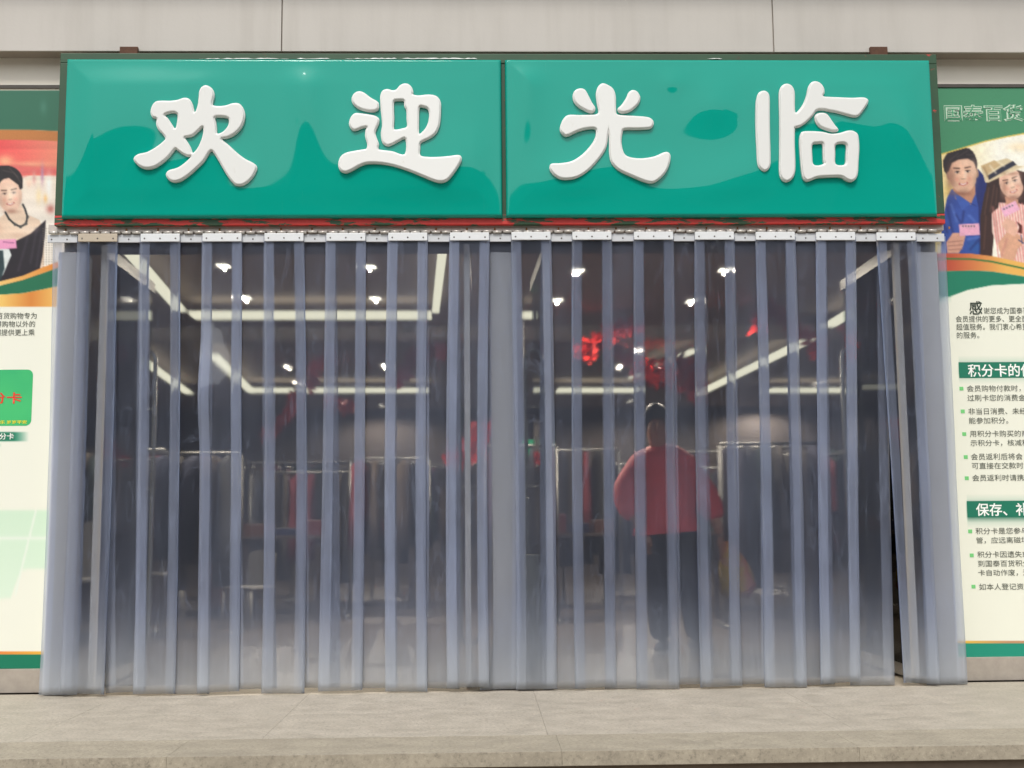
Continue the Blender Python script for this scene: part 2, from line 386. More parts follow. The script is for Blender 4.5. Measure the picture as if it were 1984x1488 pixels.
WL = [(.5, .5, .6, .25, .004, 0), (.14, .70, .19, .15, .013, .1), (.55, .78, .04, .13, .010, .1), (.84, .34, .17, .085, .011, -.1), (.3, .86, .05, .02, .0012, .3), (.27, .33, .10, .05, .004, .4), (.4, .5, .05, .09, -.004, .2), (.06, .4, .05, .1, .004, 0)]
WR = [(.45, .55, .5, .25, .003, 0), (.03, .85, .05, .15, .013, -.1), (.68, 1.05, .30, .042, .011, .04), (.31, .96, .03, .018, .0022, .2), (.39, .86, .03, .03, .003, -.6), (.49, .70, .05, .05, .006, -.4), (.8, .62, .18, .10, .013, -.25), (.2, .30, .14, .055, .008, .3), (.55, .26, .12, .05, .005, .35), (.36, .42, .12, .06, -.004, .1), (.95, .5, .04, .12, .006, .5)]
pA = obj('panel', panel(xl, xm0, zb, zt, WL), M['acrylic'], sgn, True)
pB = obj('panel', panel(xm1, xr, zb, zt, WR), M['acrylic'], sgn, True)
CH = {  # outlines measured on enlargements (4.96 x), origin px
 'a': ((200, 120), [[(1005,243),(1060,275),(1080,330),(1068,385),(1065,430),(1120,440),(1190,432),(1250,412),(1310,412),(1350,450),(1370,510),(1362,580),(1330,650),(1270,710),(1200,745),(1150,757),(1220,815),(1290,880),(1370,940),(1440,975),(1478,1005),(1482,1040),(1455,1100),(1410,1155),(1360,1190),(1310,1200),(1265,1185),(1210,1120),(1160,1040),(1115,960),(1075,895),(1052,872),(1030,890),(980,970),(910,1040),(830,1110),(760,1155),(700,1170),(650,1155),(620,1115),(620,1085),(650,1055),(720,1035),(790,990),(850,930),(820,925),(770,900),(720,862),(708,858),(690,880),(640,940),(560,1005),(490,1040),(420,1045),(360,1020),(315,970),(318,935),(360,905),(440,885),(520,840),(590,785),(612,755),(590,720),(545,670),(525,620),(530,580),(525,568),(490,555),(472,510),(485,450),(520,405),(580,395),(660,395),(730,385),(790,365),(840,375),(870,420),(885,480),(893,500),(905,480),(920,430),(930,350),(935,300),(960,258)],
   [(610,535),(650,515),(700,510),(728,530),(725,580),(715,640),(702,655),(680,625),(640,565)],
   [(1085,552),(1130,545),(1190,550),(1215,570),(1210,620),(1180,665),(1140,695),(1105,700),(1100,650),(1095,600)],
   [(970,650),(972,690),(955,760),(925,830),(890,878),(870,885),(855,840),(820,780),(800,748),(835,740),(880,725),(930,680),(960,650)]]),
 'b': ((580, 120), [[(585,293),(630,310),(690,355),(750,390),(768,415),(766,462),(740,485),(690,492),(620,480),(560,455),(515,410),(505,365),(520,325),(550,300)],
   [(845,272),(900,285),(935,275),(965,240),(1005,220),(1050,225),(1085,260),(1097,300),(1095,325),(1150,335),(1220,328),(1280,330),(1330,350),(1360,400),(1362,470),(1358,560),(1345,640),(1310,710),(1250,755),(1172,795),(1165,850),(1168,915),(1240,930),(1340,930),(1440,922),(1530,912),(1560,935),(1555,975),(1520,1040),(1470,1110),(1420,1160),(1360,1175),(1300,1165),(1200,1125),(1080,1075),(950,1030),(850,1005),(740,992),(650,995),(580,1020),(510,1060),(450,1080),(405,1065),(380,1020),(385,960),(410,915),(460,885),(540,868),(620,855),(650,845),(655,800),(635,730),(640,670),(650,645),(610,650),(560,670),(520,672),(490,640),(480,600),(500,540),(540,505),(600,508),(680,520),(740,535),(772,565),(766,610),(745,660),(735,700),(750,750),(768,800),(765,850),(800,862),(900,875),(1015,903),(1022,760),(960,780),(900,812),(850,825),(808,800),(790,750),(787,690),(797,630),(794,560),(785,480),(780,400),(780,340),(800,290)],
   [(915,395),(960,385),(1005,390),(1010,440),(1030,480),(1032,560),(1035,635),(990,655),(930,665),(912,650),(915,560),(912,470)],
   [(1157,460),(1190,450),(1230,465),(1248,510),(1240,590),(1215,650),(1180,690),(1154,702),(1152,600)]]),
 'c': ((980, 120), [[(715,265),(760,280),(790,330),(825,400),(856,450),(848,488),(810,500),(740,470),(680,430),(645,380),(642,320),(670,280)],
   [(1215,280),(1260,295),(1288,345),(1280,400),(1240,450),(1180,490),(1120,503),(1080,490),(1072,460),(1110,420),(1150,360),(1175,305)],
   [(930,215),(985,235),(1030,270),(1052,330),(1055,420),(1058,490),(1072,516),(1140,525),(1250,530),(1360,540),(1405,565),(1418,600),(1400,640),(1360,655),(1250,660),(1140,662),(1118,690),(1108,780),(1125,870),(1160,915),(1240,935),(1330,935),(1430,915),(1510,880),(1555,878),(1577,910),(1570,980),(1540,1060),(1490,1120),(1440,1160),(1390,1175),(1310,1155),(1200,1110),(1090,1060),(1030,1010),(1000,960),(988,880),(988,800),(982,700),(970,800),(945,870),(890,950),(820,1030),(740,1095),(650,1135),(540,1142),(470,1110),(425,1060),(417,1020),(440,990),(530,985),(630,965),(720,910),(790,840),(840,770),(862,700),(850,655),(760,660),(680,685),(600,722),(560,722),(520,680),(520,630),(550,560),(600,522),(700,522),(800,520),(868,514),(885,480),(870,400),(863,310),(885,245)]]),
 'd': ((1400, 120), [[(380,295),(420,310),(440,360),(442,500),(445,700),(452,900),(450,1000),(430,1045),(390,1062),(345,1030),(325,980),(318,850),(308,650),(308,450),(315,370),(335,315)],
   [(600,230),(650,250),(678,310),(680,420),(685,500),(710,490),(760,420),(790,340),(805,270),(830,225),(870,208),(920,225),(955,270),(962,320),(950,350),(1000,358),(1100,362),(1220,368),(1330,365),(1375,385),(1375,420),(1345,470),(1290,540),(1240,552),(1170,535),(1080,510),(1000,495),(950,485),(890,490),(850,540),(790,600),(730,640),(690,650),(682,670),(682,800),(688,950),(688,1050),(670,1120),(630,1155),(590,1160),(550,1125),(535,1060),(535,900),(535,600),(530,400),(532,300),(555,250)],
   [(940,508),(985,520),(1020,562),(1060,620),(1092,660),(1090,684),(1040,690),(980,672),(920,645),(880,600),(868,550),(890,518)],
   [(760,685),(850,682),(950,690),(1030,708),(1110,700),(1180,680),(1230,680),(1275,705),(1290,750),(1297,850),(1290,980),(1285,1080),(1265,1140),(1220,1162),(1170,1145),(1120,1118),(1000,1118),(900,1125),(840,1148),(795,1155),(760,1120),(745,1040),(732,900),(725,770),(735,710)],
   [(850,815),(900,800),(945,805),(950,880),(955,960),(960,990),(910,1008),(860,995),(850,920)],
   [(1070,820),(1120,800),(1170,815),(1170,900),(1165,990),(1120,1008),(1070,990),(1068,900)]]),
}
def catmull(P, n=4):
    out_ = []; L = len(P)
    for i in range(L):
        p0, p1, p2, p3 = (np.array(P[(i+q) % L], float) for q in (-1, 0, 1, 2))
        for s in range(n):
            t = s/n
            out_.append(.5*((2*p1)+(-p0+p2)*t+(2*p0-5*p1+4*p2-p3)*t*t+(-p0+3*p1-3*p2+p3)*t**3))
    return out_
def outline_mesh(loops, origin, scale, Y, extrude, bevel, res=3, off=None, sm=4):
    cu = bpy.data.curves.new('outline', 'CURVE'); cu.dimensions = '2D'; cu.fill_mode = 'BOTH'
    cu.extrude = extrude; cu.bevel_depth = bevel; cu.bevel_resolution = res; cu.offset = -bevel if off is None else off
    for lp in loops:
        pts = catmull(lp, sm) if sm > 1 else lp
        sp = cu.splines.new('POLY'); sp.points.add(len(pts)-1); sp.use_cyclic_u = True
        for q, p in zip(sp.points, pts):
            v = SX(origin[0]+p[0]/scale, origin[1]+p[1]/scale)
            q.co = (v.x, v.z, 0, 1)
    o = bpy.data.objects.new('outline', cu); COL.objects.link(o)
    bpy.context.view_layer.update()
    me = eval_mesh(o); bpy.data.objects.remove(o); bpy.data.curves.remove(cu)
    me.transform(Matrix(((1, 0, 0, 0), (0, 0, -1, Y), (0, 1, 0, 0), (0, 0, 0, 1))))
    return me
def follow(me, dom):
    # lay the character on the plane that best fits the bulged panel under it
    co_ = np.array([v.co for v in me.vertices]); A_ = np.stack([np.ones(len(co_)), co_[:, 0], co_[:, 2]], 1)
    D_ = np.array([disp(x, z, *dom) for x, _, z in co_]); c_, *_ = np.linalg.lstsq(A_, D_, rcond=None)
    for v, d in zip(me.vertices, A_ @ c_): v.co.y -= d
    return me
for kk, par, dom in (('a', pA, (xl, xm0, zb, zt, WL)), ('b', pA, (xl, xm0, zb, zt, WL)), ('c', pB, (xm1, xr, zb, zt, WR)), ('d', pB, (xm1, xr, zb, zt, WR))):
    org, loops = CH[kk]
    ch = obj('character', follow(outline_mesh(loops, org, 4.96, YS-.004, .008, .003, 2), dom), M['letter'], par, False)
    obj('raised_face', follow(outline_mesh(loops, org, 4.96, YS-.0155, .0012, .006, 4, -.0105), dom), M['letter'], ch, False)

# ------------------------------------------------------------------ strip curtain
cur = thing('strip_curtain', 'clear overlapping plastic strip curtain hanging across the whole shop entrance', 'curtain', (0, 0, 0))
zr0, zr1 = atY(970, 452, -.02).z, atY(970, 439, -.02).z
xa, xz = atY(92, 455, -.02).x, atY(1830, 450, -.02).x
tilt = (atY(1830, 446, -.02).z-atY(92, 452, -.02).z)/(xz-xa)
rail = obj('rail', bx(xa, xz, -.012, .05, zr0+.012, zr1+.02, .002), M['rail_steel'], cur)
bm = bmesh.new(); tube(bm, [(-.021, 0, 0), (.021, 0, 0)], .0075, 8)
kme = bpy.data.meshes.new('rail_knuckle'); bm.to_mesh(kme); bm.free(); kme.materials.append(M['knuckle'])
nk = int((xz-xa)/.0505)
for i in range(nk):
    o = bpy.data.objects.new('rail_knuckle', kme); o.location = (xa+.03+i*.0505, -.0215+.001*math.sin(i*7), zr0+.0085+.0015*math.sin(i*2.3)); link(o, rail)
for i in range(30):
    xx = xa+.08+i*.151+random.uniform(-.01, .01)
    obj('rail_screw', bx(xx-.004, xx+.004, -.0165, -.0125, zr0+.017, zr0+.030, .001), M['rust_orange'], rail)
ctr = [189, 310, 430, 550, 670, 790, 909.7, 1029, 1147, 1266.5, 1384.5, 1502.5, 1619.5, 1736.5]
Fbot = [(116, 203), (259, 339), (384, 463), (507, 590), (617, 702), (747, 828), (866, 948), (1000, 1079), (1114, 1195), (1234, 1316), (1356, 1439), (1481, 1563), (1589, 1668), (1752, 1816)]
Rctr = [134]+[(a+b)/2 for a, b in zip(ctr, ctr[1:])]+[1799]
Rbot = [(73, 150), (203, 283), (326, 405), (452, 536), (578, 659), (687, 770), (809, 890), (930, 1010), (1052, 1135), (1172, 1255), (1300, 1383), (1414, 1496), (1538, 1619), (1649, 1733), (1796, 1875)]
def ybot(px): return 1348-20*(px-73)/1800
def strip_mesh(tl, tr_, bl, br, front, seed, twist=0., bulge=0.):
    g = random.Random(seed)
    Yb = -.018 if front else .004
    ty = 458
    T0, T1 = atY(tl, ty, Yb), atY(tr_, ty, Yb); B0, B1 = atY(bl, ybot(bl), Yb), atY(br, ybot(br), Yb)
    zz = g.uniform(-.004, .02); zb0, zb1 = max(.004, B0.z+zz+g.uniform(-.004, .006)), max(.004, B1.z+zz+g.uniform(-.004, .006))
    nx, nz = 10, 56; curl = g.choice((-1, 1))*g.uniform(.002, .008); ph = g.uniform(0, 6); f1 = g.uniform(1.0, 2.6); a1 = g.uniform(.0015, .006)
    f2 = g.uniform(4, 8); ph2 = g.uniform(0, 6); tw = g.uniform(-.022, .022)+twist; bow = g.uniform(-.006, .006); sw = g.uniform(-.011, .011)
    vs = []; uv = []; fs = []; mi = []
    for side in (0, 1):
        for j in range(nz+1):
            t = j/nz                       # 0 top .. 1 bottom
            for i in range(nx+1):
                u = i/nx
                z = (T0.z+(T1.z-T0.z)*u)*(1-t)+(zb0+(zb1-zb0)*u)*t
                xl_ = T0.x*(1-t)+B0.x*t; xr_ = T1.x*(1-t)+B1.x*t
                x = xl_+(xr_-xl_)*u + sw*math.sin(math.pi*t)
                e = min(1, t*3)
                y = Yb + e*(curl*(1-4*(u-.5)**2) + tw*(u-.5)*t*1.3 + a1*math.sin(f1*6.28*t+ph)*(.4+u*.5) + .0007*math.sin(f2*6.28*t+ph2+u*3) + bow*math.sin(math.pi*t*.9))
                y += bulge*math.exp(-((t-.36)/.09)**2)*(1-u)
                if front: y = min(y, -.009) - .006*t
                else: y = max(y, -.003)
                vs.append((x, y+(.0022 if side else 0), z)); uv.append((u, z))
    n1 = (nz+1)*(nx+1)
    for j in range(nz):
        for i in range(nx):
            a = j*(nx+1)+i; q = (a, a+nx+1, a+nx+2, a+1); fs.append(q); mi.append(0); fs.append(tuple(n1+w_ for w_ in q[::-1])); mi.append(0)
    for j in range(nz):
        for i in (0, nx):
            a = j*(nx+1)+i; b = a+nx+1; fs.append((a, n1+a, n1+b, b) if i == 0 else (a, b, n1+b, n1+a)); mi.append(1)
    for i in range(nx):
        a = nz*(nx+1)+i; fs.append((a, n1+a, n1+a+1, a+1)); mi.append(1)
    me = bpy.data.meshes.new('strip'); me.from_pydata(vs, [], fs)
    ul = me.uv_layers.new(name='UVMap'); li = np.zeros(len(me.loops), np.int32); me.loops.foreach_get('vertex_index', li)
    ul.data.foreach_set('uv', np.array(uv, np.float32)[li].ravel())
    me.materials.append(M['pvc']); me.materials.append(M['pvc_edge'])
    me.polygons.foreach_set('material_index', mi)
    sm = [x == 0 for x in mi]; me.polygons.foreach_set('use_smooth', sm); me.update()
    return me
def plate(st, c, w, y0, y1, yt, yb, mat, riv):
    z1 = atY(c, yt, y0).z; z0 = atY(c, yb, y0).z; x0 = atY(c-w/2, 460, y0).x; x1 = atY(c+w/2, 460, y0).x
    pm = obj('clamp_plate', bx(x0, x1, y0, y1, z0, z1, .003), mat, st)
    bm = bmesh.new()
    for q in riv:
        xx = atY(c+q, 460, y0).x
        bmesh.ops.create_cone(bm, cap_ends=True, segments=8, radius1=.0042, radius2=.003, depth=.003, matrix=Matrix.Translation((xx, y0-.0012, (z0+z1)/2-.004)) @ Matrix.Rotation(R(90), 4, 'X'))
    obj('rivets', bm, M['rivet'], pm)['kind'] = 'stuff'
for i, c in enumerate(Rctr):
    hw = 40
    tl, tr_ = (c-hw, c+hw)
    if i == 0: tl, tr_ = 103, 173
    if i == len(Rctr)-1: tl, tr_ = 1766, 1832
    s = obj('strip', strip_mesh(tl, tr_, *Rbot[i], False, 100+i), None, cur)
    jy = -.6*i*.35
    if i == 0: pc, pw, rv = 121, 58, (-21, 9)
    elif i == len(Rctr)-1: pc, pw, rv = 1802, 56, (-14, 14)
    else: pc, pw, rv = c, 62, (0,)
    yo = 454.5-(i*.28 if i < 11 else 3.1-(i-11)*.3)
    plate(s, pc, pw, -.014, -.004, yo, yo+15.5, M['plate_rear'], rv)
for i, c in enumerate(ctr):
    tw = {2: .05, 13: -.03, 7: .03, 0: -.02}.get(i, 0); bu = {2: -.055}.get(i, 0)
    s = obj('strip', strip_mesh(c-39, c+39, *Fbot[i], True, 40+i, tw, bu), None, cur)
    yo = [452.5, 452.5, 452, 451.5, 451, 450.5, 450, 449, 448.7, 448.5, 448.5, 448.9, 449.5, 450][i]
    plate(s, c, 76, -.030, -.0195, yo, yo+15.5, M['plate_tan' if i == 0 else 'plate_white'], (-30, 0, 30))

# ------------------------------------------------------------------ glass doors, open inward
def glass_door(nx_px, fx_px, y0, y1, label, stile_w=.028, z_low=.02):
    Xn = atY(nx_px, 900, y0).x; Xf = atY(fx_px, 1272, y1).x
    t = thing('glass_door', label, 'door', (Xn, y0, 0), 'glass doors standing open behind the strip curtain')
    zt_ = ZO-.012
    a = Vector((Xn, y0, 0)); b = Vector((Xf, y1, 0)); d = (b-a).normalized(); nrm = Vector((-d.y, d.x, 0))
    def slab_(name, s0, s1, th, z0, z1, mat):
        bm = bmesh.new(); L = (b-a).length
        P = [a+d*s0-nrm*th/2, a+d*s1-nrm*th/2, a+d*s1+nrm*th/2, a+d*s0+nrm*th/2]
        v = [bm.verts.new((p.x, p.y, z)) for z in (z0, z1) for p in P]
        for f in ((0, 3, 2, 1), (4, 5, 6, 7), (0, 1, 5, 4), (1, 2, 6, 5), (2, 3, 7, 6), (3, 0, 4, 7)): bm.faces.new([v[q] for q in f])
        return obj(name, bm, mat, t)
    L = (b-a).length
    slab_('stile', 0, .04, stile_w, z_low, zt_, M['stile'])
    slab_('glass', .041, L, .012, .075, zt_-.06, M['glass'])
    slab_('bottom_rail', .041, L, .03, .015, .074, M['chrome'])
    slab_('top_rail', .041, L, .03, zt_-.059, zt_, M['chrome'])
    # tubular pull handles, one loop each side of the glass, joined at both ends
    c = a+d*(L-.10); r = .055
    pts = []
    zl, zh = .13, 1.78
    for k_ in range(9):
        an = math.pi*k_/8; pts.append(c+nrm*(-r*math.cos(an))+Vector((0, 0, zl+r-r*math.sin(an))))
    for k_ in range(9):
        an = math.pi*k_/8; pts.append(c+nrm*(r*math.cos(an))+Vector((0, 0, zh-r+r*math.sin(an))))
    pts.append(pts[0])
    bm = bmesh.new(); tube(bm, pts, .0125, 10, cap=False); h = obj('handle', bm, M['chrome'], t)
    for z in (1.0, 1.45):
        bm = bmesh.new(); tube(bm, [c-nrm*r+Vector((0, 0, z)), c+nrm*r+Vector((0, 0, z))], .006, 8); obj('standoff', bm, M['chrome'], h)
    return t
glass_door(189, 276, .11, 1.05, 'glass door with tall tube handle standing open beside the poster of the woman in black')
glass_door(906, 912, .11, 1.05, 'glass door standing open just beside the central post, on the side of the orange cabinet')
glass_door(1064, 1040, .11, 1.05, 'glass door standing open just beside the central post, on the side of the person in red')
glass_door(1757, 1664, .11, 1.05, 'glass door with tall tube handle standing open beside the poster of the couple')

# ------------------------------------------------------------------ shop interior
ZC, YB = 2.75, 14.0
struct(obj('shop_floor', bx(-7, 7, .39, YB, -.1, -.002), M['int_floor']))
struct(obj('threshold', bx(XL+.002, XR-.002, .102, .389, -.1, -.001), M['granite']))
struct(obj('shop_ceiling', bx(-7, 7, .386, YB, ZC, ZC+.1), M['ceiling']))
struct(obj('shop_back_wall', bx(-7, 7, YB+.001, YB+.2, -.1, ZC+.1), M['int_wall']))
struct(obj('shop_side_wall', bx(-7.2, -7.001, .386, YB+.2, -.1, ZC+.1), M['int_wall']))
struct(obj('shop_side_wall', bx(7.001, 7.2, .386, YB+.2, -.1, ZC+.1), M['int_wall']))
def cove(p, q, wd, label='pale tube light strip recessed in the dark shop ceiling'):
    a = atZ(*p, ZC-.14); b = atZ(*q, ZC-.14); d = (b-a).normalized(); n = Vector((-d.y, d.x, 0))*wd/2
    bm = bmesh.new()
    P = [a-n, b-n, b+n, a+n]
    v = [bm.verts.new((x.x, x.y, z)) for z in (ZC-.15, ZC-.12) for x in P]
    for f in ((0, 3, 2, 1), (4, 5, 6, 7), (0, 1, 5, 4), (1, 2, 6, 5), (2, 3, 7, 6), (3, 0, 4, 7)): bm.faces.new([v[w_] for w_ in f])
    tag(obj('cove_light', bm, M['cove']), label, 'ceiling light', 'strip lights in the shop ceiling')
cove((372, 612), (836, 612), .26); cove((248, 486), (350, 602), .08); cove((858, 480), (844, 604), .06)
cove((212, 652), (365, 762), .10); cove((415, 690), (488, 760), .10); cove((492, 757), (830, 757), .3)
cove((1080, 757), (1236, 757), .3); cove((1352, 764), (1565, 660), .13); cove((1606, 632), (1700, 575), .11); cove((1490, 757), (1725, 757), .3)
cove((1010, 612), (1046, 612), .2); cove((1225, 732), (1345, 680), .08)
struct(obj('ceiling_beam', bx(-6.9, 6.9, atZ(900, 655, ZC-.12).y, atZ(900, 655, ZC-.12).y+.2, ZC-.12, ZC-.001), M['stile']))
bm = bmesh.new(); bmesh.ops.create_circle(bm, cap_ends=True, segments=16, radius=.05, matrix=Matrix.Rotation(R(180), 4, 'X'))
lme = bpy.data.meshes.new('lamp'); bm.to_mesh(lme); bm.free(); lme.materials.append(M['lamp'])
bm = bmesh.new(); bmesh.ops.create_cone(bm, segments=18, cap_ends=False, radius1=.075, radius2=.06, depth=.03)
tme = bpy.data.meshes.new('trim_ring'); bm.to_mesh(tme); bm.free(); tme.materials.append(M['trim'])
for p in ((433, 517), (716, 519), (475, 578), (727, 580), (740, 787), (557, 711), (745, 710), (575, 742), (1120, 526), (1405, 525), (1080, 583), (1340, 585), (1240, 678), (1200, 711), (1222, 778), (1585, 742), (1480, 785)):
    q = atZ(*p, ZC-.03)
    t = thing('downlight', 'small round warm downlight in the dark shop ceiling', 'ceiling light', (q.x, q.y, ZC), 'round downlights in the shop ceiling')
    for me_, nm, dz in ((lme, 'lamp', -.022), (tme, 'trim_ring', -.016)):
        o = bpy.data.objects.new(nm, me_); COL.objects.link(o); o.parent = t; o.location = (0, 0, dz)
    ld = bpy.data.lights.new('downlight_beam', 'SPOT'); ld.energy = 46; ld.spot_size = R(168); ld.spot_blend = .4; ld.color = (1, .88, .7); ld.shadow_soft_size = 0
    o = bpy.data.objects.new('downlight_beam', ld); COL.objects.link(o); o.parent = t; o.location = (0, 0, -.04)
# ceiling sprinklers
bm = bmesh.new(); tube(bm, [(0, 0, 0), (0, 0, -.06)], .012, 8); bmesh.ops.create_cone(bm, cap_ends=True, segments=12, radius1=.055, radius2=.05, depth=.006, matrix=Matrix.Translation((0, 0, -.065)))
sme = bpy.data.meshes.new('sprinkler'); bm.to_mesh(sme); bm.free(); sme.materials.append(M['trim'])
for p in ((550, 597), (670, 600), (790, 630), (665, 793), (1150, 775), (1510, 695), (1575, 797), (1682, 800)):
    q = atZ(*p, ZC); o = bpy.data.objects.new('sprinkler', sme); COL.objects.link(o); o.location = (q.x, q.y, ZC)
    tag(o, 'small metal sprinkler head under the dark shop ceiling', 'sprinkler', 'sprinkler heads on the ceiling')
# red garlands
def garland(pts, Y, r, label):
    r *= 1.25; bm = bmesh.new(); P = [atY(x, y, Y) for x, y in pts]; dense = []
    for a, b in zip(P, P[1:]):
        n = max(2, int((b-a).length/.035))
        for i in range(n): dense.append(a.lerp(b, i/n)+Vector((random.uniform(-.012, .012), random.uniform(-.03, .03), random.uniform(-.012, .012))))
    dense.append(P[-1])
    tube(bm, dense, r*.12, 5)
    for p in dense:
        for _ in range(11):
            a = Vector((random.gauss(0, 1), random.gauss(0, 1), random.gauss(0, 1))).normalized(); b = a.orthogonal().normalized()*r*random.uniform(.2, .42); c = a*r*random.uniform(.5, 1.15)
            q = [bm.verts.new(p+v) for v in (-b*.4, b*.4, c+b, c*1.15, c-b)]; bm.faces.new(q)
    tag(obj('garland', bm, M['red']), label, 'garland', 'red garlands hung under the ceiling')
garland([(640, 690), (612, 715), (598, 745)], 6.0, .07, 'short red garland hanging above the orange cabinet side of the shop')
garland([(578, 765), (560, 800), (530, 838), (512, 845)], 7.5, .06, 'red garland drooping low above the racks of dark clothes')
garland([(835, 675), (800, 690), (785, 720), (765, 745)], 6.5, .07, 'kinked red garland slanting under the pale cove light')
tag(obj('red_lantern', bx(*(sorted((atY(842, 680, 6).x, atY(866, 680, 6).x))), 6, 6.12, atY(850, 697, 6).z, atY(850, 664, 6).z, .03), M['red']), 'small square red lantern under the shop ceiling', 'lantern')
garland([(945, 835), (920, 850), (905, 880), (885, 890)], 6.5, .11, 'thick red garland hanging beside the central post')
garland([(1230, 628), (1190, 640), (1150, 665), (1130, 690)], 5.0, .085, 'red garland bunched under the ceiling above the person in red')
garland([(1190, 685), (1220, 690), (1235, 720), (1275, 735), (1300, 728)], 6.0, .07, 'wavy red garland running behind the hanging lights')
garland([(1250, 715), (1290, 730), (1350, 715)], 7.0, .12, 'thick red garland swag directly above the person in red')
garland([(1470, 640), (1490, 590), (1520, 620), (1560, 650), (1590, 680)], 4.5, .07, 'long zigzag red garland near the slanting ceiling light')
garland([(1640, 640), (1690, 632), (1720, 655)], 5.0, .06, 'short red garland near the open glass door by the couple poster')
garland([(1310, 705), (1340, 735), (1345, 755)], 6.5, .12, 'stubby red garland beside the end of the slanting ceiling light')
garland([(640, 778), (665, 790), (680, 785)], 8., .07, 'tiny red garland swag near the far light strip')
# hanging green boards
for (xa_, xb_, ya_, yb_, Y, lb) in ((197, 264, 858, 918, 4.2, 'plain green board hanging behind the open glass door by the woman poster'), (1008, 1056, 852, 928, 4.2, 'plain green board hanging behind the central post')):
    a = atY(xa_, yb_, Y); b = atY(xb_, ya_, Y)
    t = thing('hanging_board', lb, 'sign', (a.x, Y, a.z)); obj('board', bx(a.x, b.x, Y, Y+.03, a.z, b.z, .004), M['green_sign'], t)
    for x in (a.x+.04, b.x-.04):
        bm = bmesh.new(); tube(bm, [(x, Y+.015, b.z-.005), (x, Y+.015, ZC)], .004, 6); obj('hanger_wire', bm, M['rackmetal'], t)
# clothes racks with garments
gcols = [(.02, .02, .03), (.025, .03, .06), (.045, .04, .035), (.08, .02, .03), (.02, .035, .03), (.07, .05, .035), (.035, .035, .06), (.15, .02, .03), (.025, .025, .025), (.075, .062, .05)]
GM = [simple('garment_cloth_%d' % i, c, .85, 0, .3, 12) for i, c in enumerate(gcols)]
def garment_mesh(w_, h_, mat):
    n = 12; vs = []; fs = []; prof = [(0, .1), (.03, .5), (.08, .95), (.3, .9), (.6, .95), (1, 1.08)]
    for s, ww in prof:
        for k_ in range(n):
            an = 2*math.pi*k_/n; fold = 1+.18*math.sin(an*4+s*5)*(s > .2)
            vs.append((math.cos(an)*.045*fold*(.6+s), math.sin(an)*w_/2*ww, -s*h_))
    for j in range(len(prof)-1):
        for k_ in range(n): fs.append((j*n+k_, j*n+(k_+1) % n, (j+1)*n+(k_+1) % n, (j+1)*n+k_))
    fs.append(tuple(range(n))[::-1]); fs.append(tuple(range((len(prof)-1)*n, len(prof)*n)))
    me = bpy.data.meshes.new('garment'); me.from_pydata(vs, [], fs[:]); me.materials.append(mat); me.polygons.foreach_set('use_smooth', [True]*len(me.polygons)); me.update(); return me
GME = [garment_mesh(random.uniform(.38, .48), random.uniform(.75, 1.1), GM[i]) for i in range(10)]
gnames = ['black', 'navy', 'dark brown', 'wine red', 'dark green', 'tan', 'slate blue', 'red', 'charcoal', 'beige']
rk = 0
for (px, py, Y, wd, ht) in ((300, 1140, 5.0, 1.5, 1.45), (480, 1130, 6.5, 1.6, 1.45), (640, 1120, 8.5, 1.6, 1.4), (840, 1130, 7.0, 1.3, 1.45), (1100, 1130, 5.6, 1.0, 1.5), (1150, 1120, 8.0, 1.5, 1.45), (1430, 1130, 6.0, 1.3, 1.5), (1560, 1150, 4.6, 1.4, 1.45), (1690, 1150, 5.4, 1.5, 1.45), (215, 1180, 3.6, .8, 1.4), (1350, 1120, 9., 2., 1.5), (900, 1110, 10.5, 2., 1.6), (345, 1100, 3.3, .9, 1.35), (590, 1100, 5.4, 1.0, 1.3), (755, 1100, 5.0, .7, 1.4), (1010, 1100, 4.2, .6, 1.45), (1195, 1100, 6.4, 1.1, 1.4), (1500, 1100, 3.4, .8, 1.4), (1630, 1100, 4.1, .9, 1.35), (1395, 1100, 5.2, .9, 1.3), (690, 1100, 7.4, 1.4, 1.5), (430, 1100, 8.4, 1.8, 1.5)):
    X = atY(px, 1024, Y).x
    side = ['near the open door by the woman poster', 'behind the orange cabinet', 'in the depth of the shop', 'beside the central post', 'behind the central post', 'far behind the person', 'behind the person with the bag', 'near the door by the couple poster', 'against the side by the couple poster', 'just inside by the woman poster', 'deep behind the person in red', 'at the back of the shop', 'nearest the white plastic chairs', 'under the drooping red garland', 'under the kinked red garland', 'hidden partly by the central post', 'next to the standing person in red', 'past the zigzag red garland', 'under the slanting ceiling light', 'right behind the carried plastic bag', 'below the far light strip', 'beyond the orange cabinet'][rk]
    t = thing('clothes_rack', 'chrome clothes rack ' + side, 'rack', (X, Y, 0), 'clothes racks in the shop')
    bm = bmesh.new(); tube(bm, [(X-wd/2, Y, ht), (X+wd/2, Y, ht)], .014, 8); obj('hanging_rail', bm, M['rackmetal'], t)
    for s in (-1, 1):
        bm = bmesh.new(); tube(bm, [(X+s*wd/2, Y, 0.04), (X+s*wd/2, Y, ht-.014)], .014, 8); obj('upright', bm, M['rackmetal'], t)
        bm = bmesh.new(); tube(bm, [(X+s*wd/2, Y-.25, .016), (X+s*wd/2, Y+.25, .016)], .016, 8); obj('foot', bm, M['rackmetal'], t)
    n = int(wd/.12)
    for i in range(n):
        gi = random.randrange(10)
        o = bpy.data.objects.new('garment', GME[gi]); COL.objects.link(o)
        o.location = (X-wd/2+.08+i*(wd-.16)/max(1, n-1), Y, ht-.017); o.rotation_euler.z = random.uniform(-.5, .5)
        tag(o, gnames[gi]+' garment hanging on the clothes rack '+side, 'garment', 'garments on the rack '+side)
    rk += 1
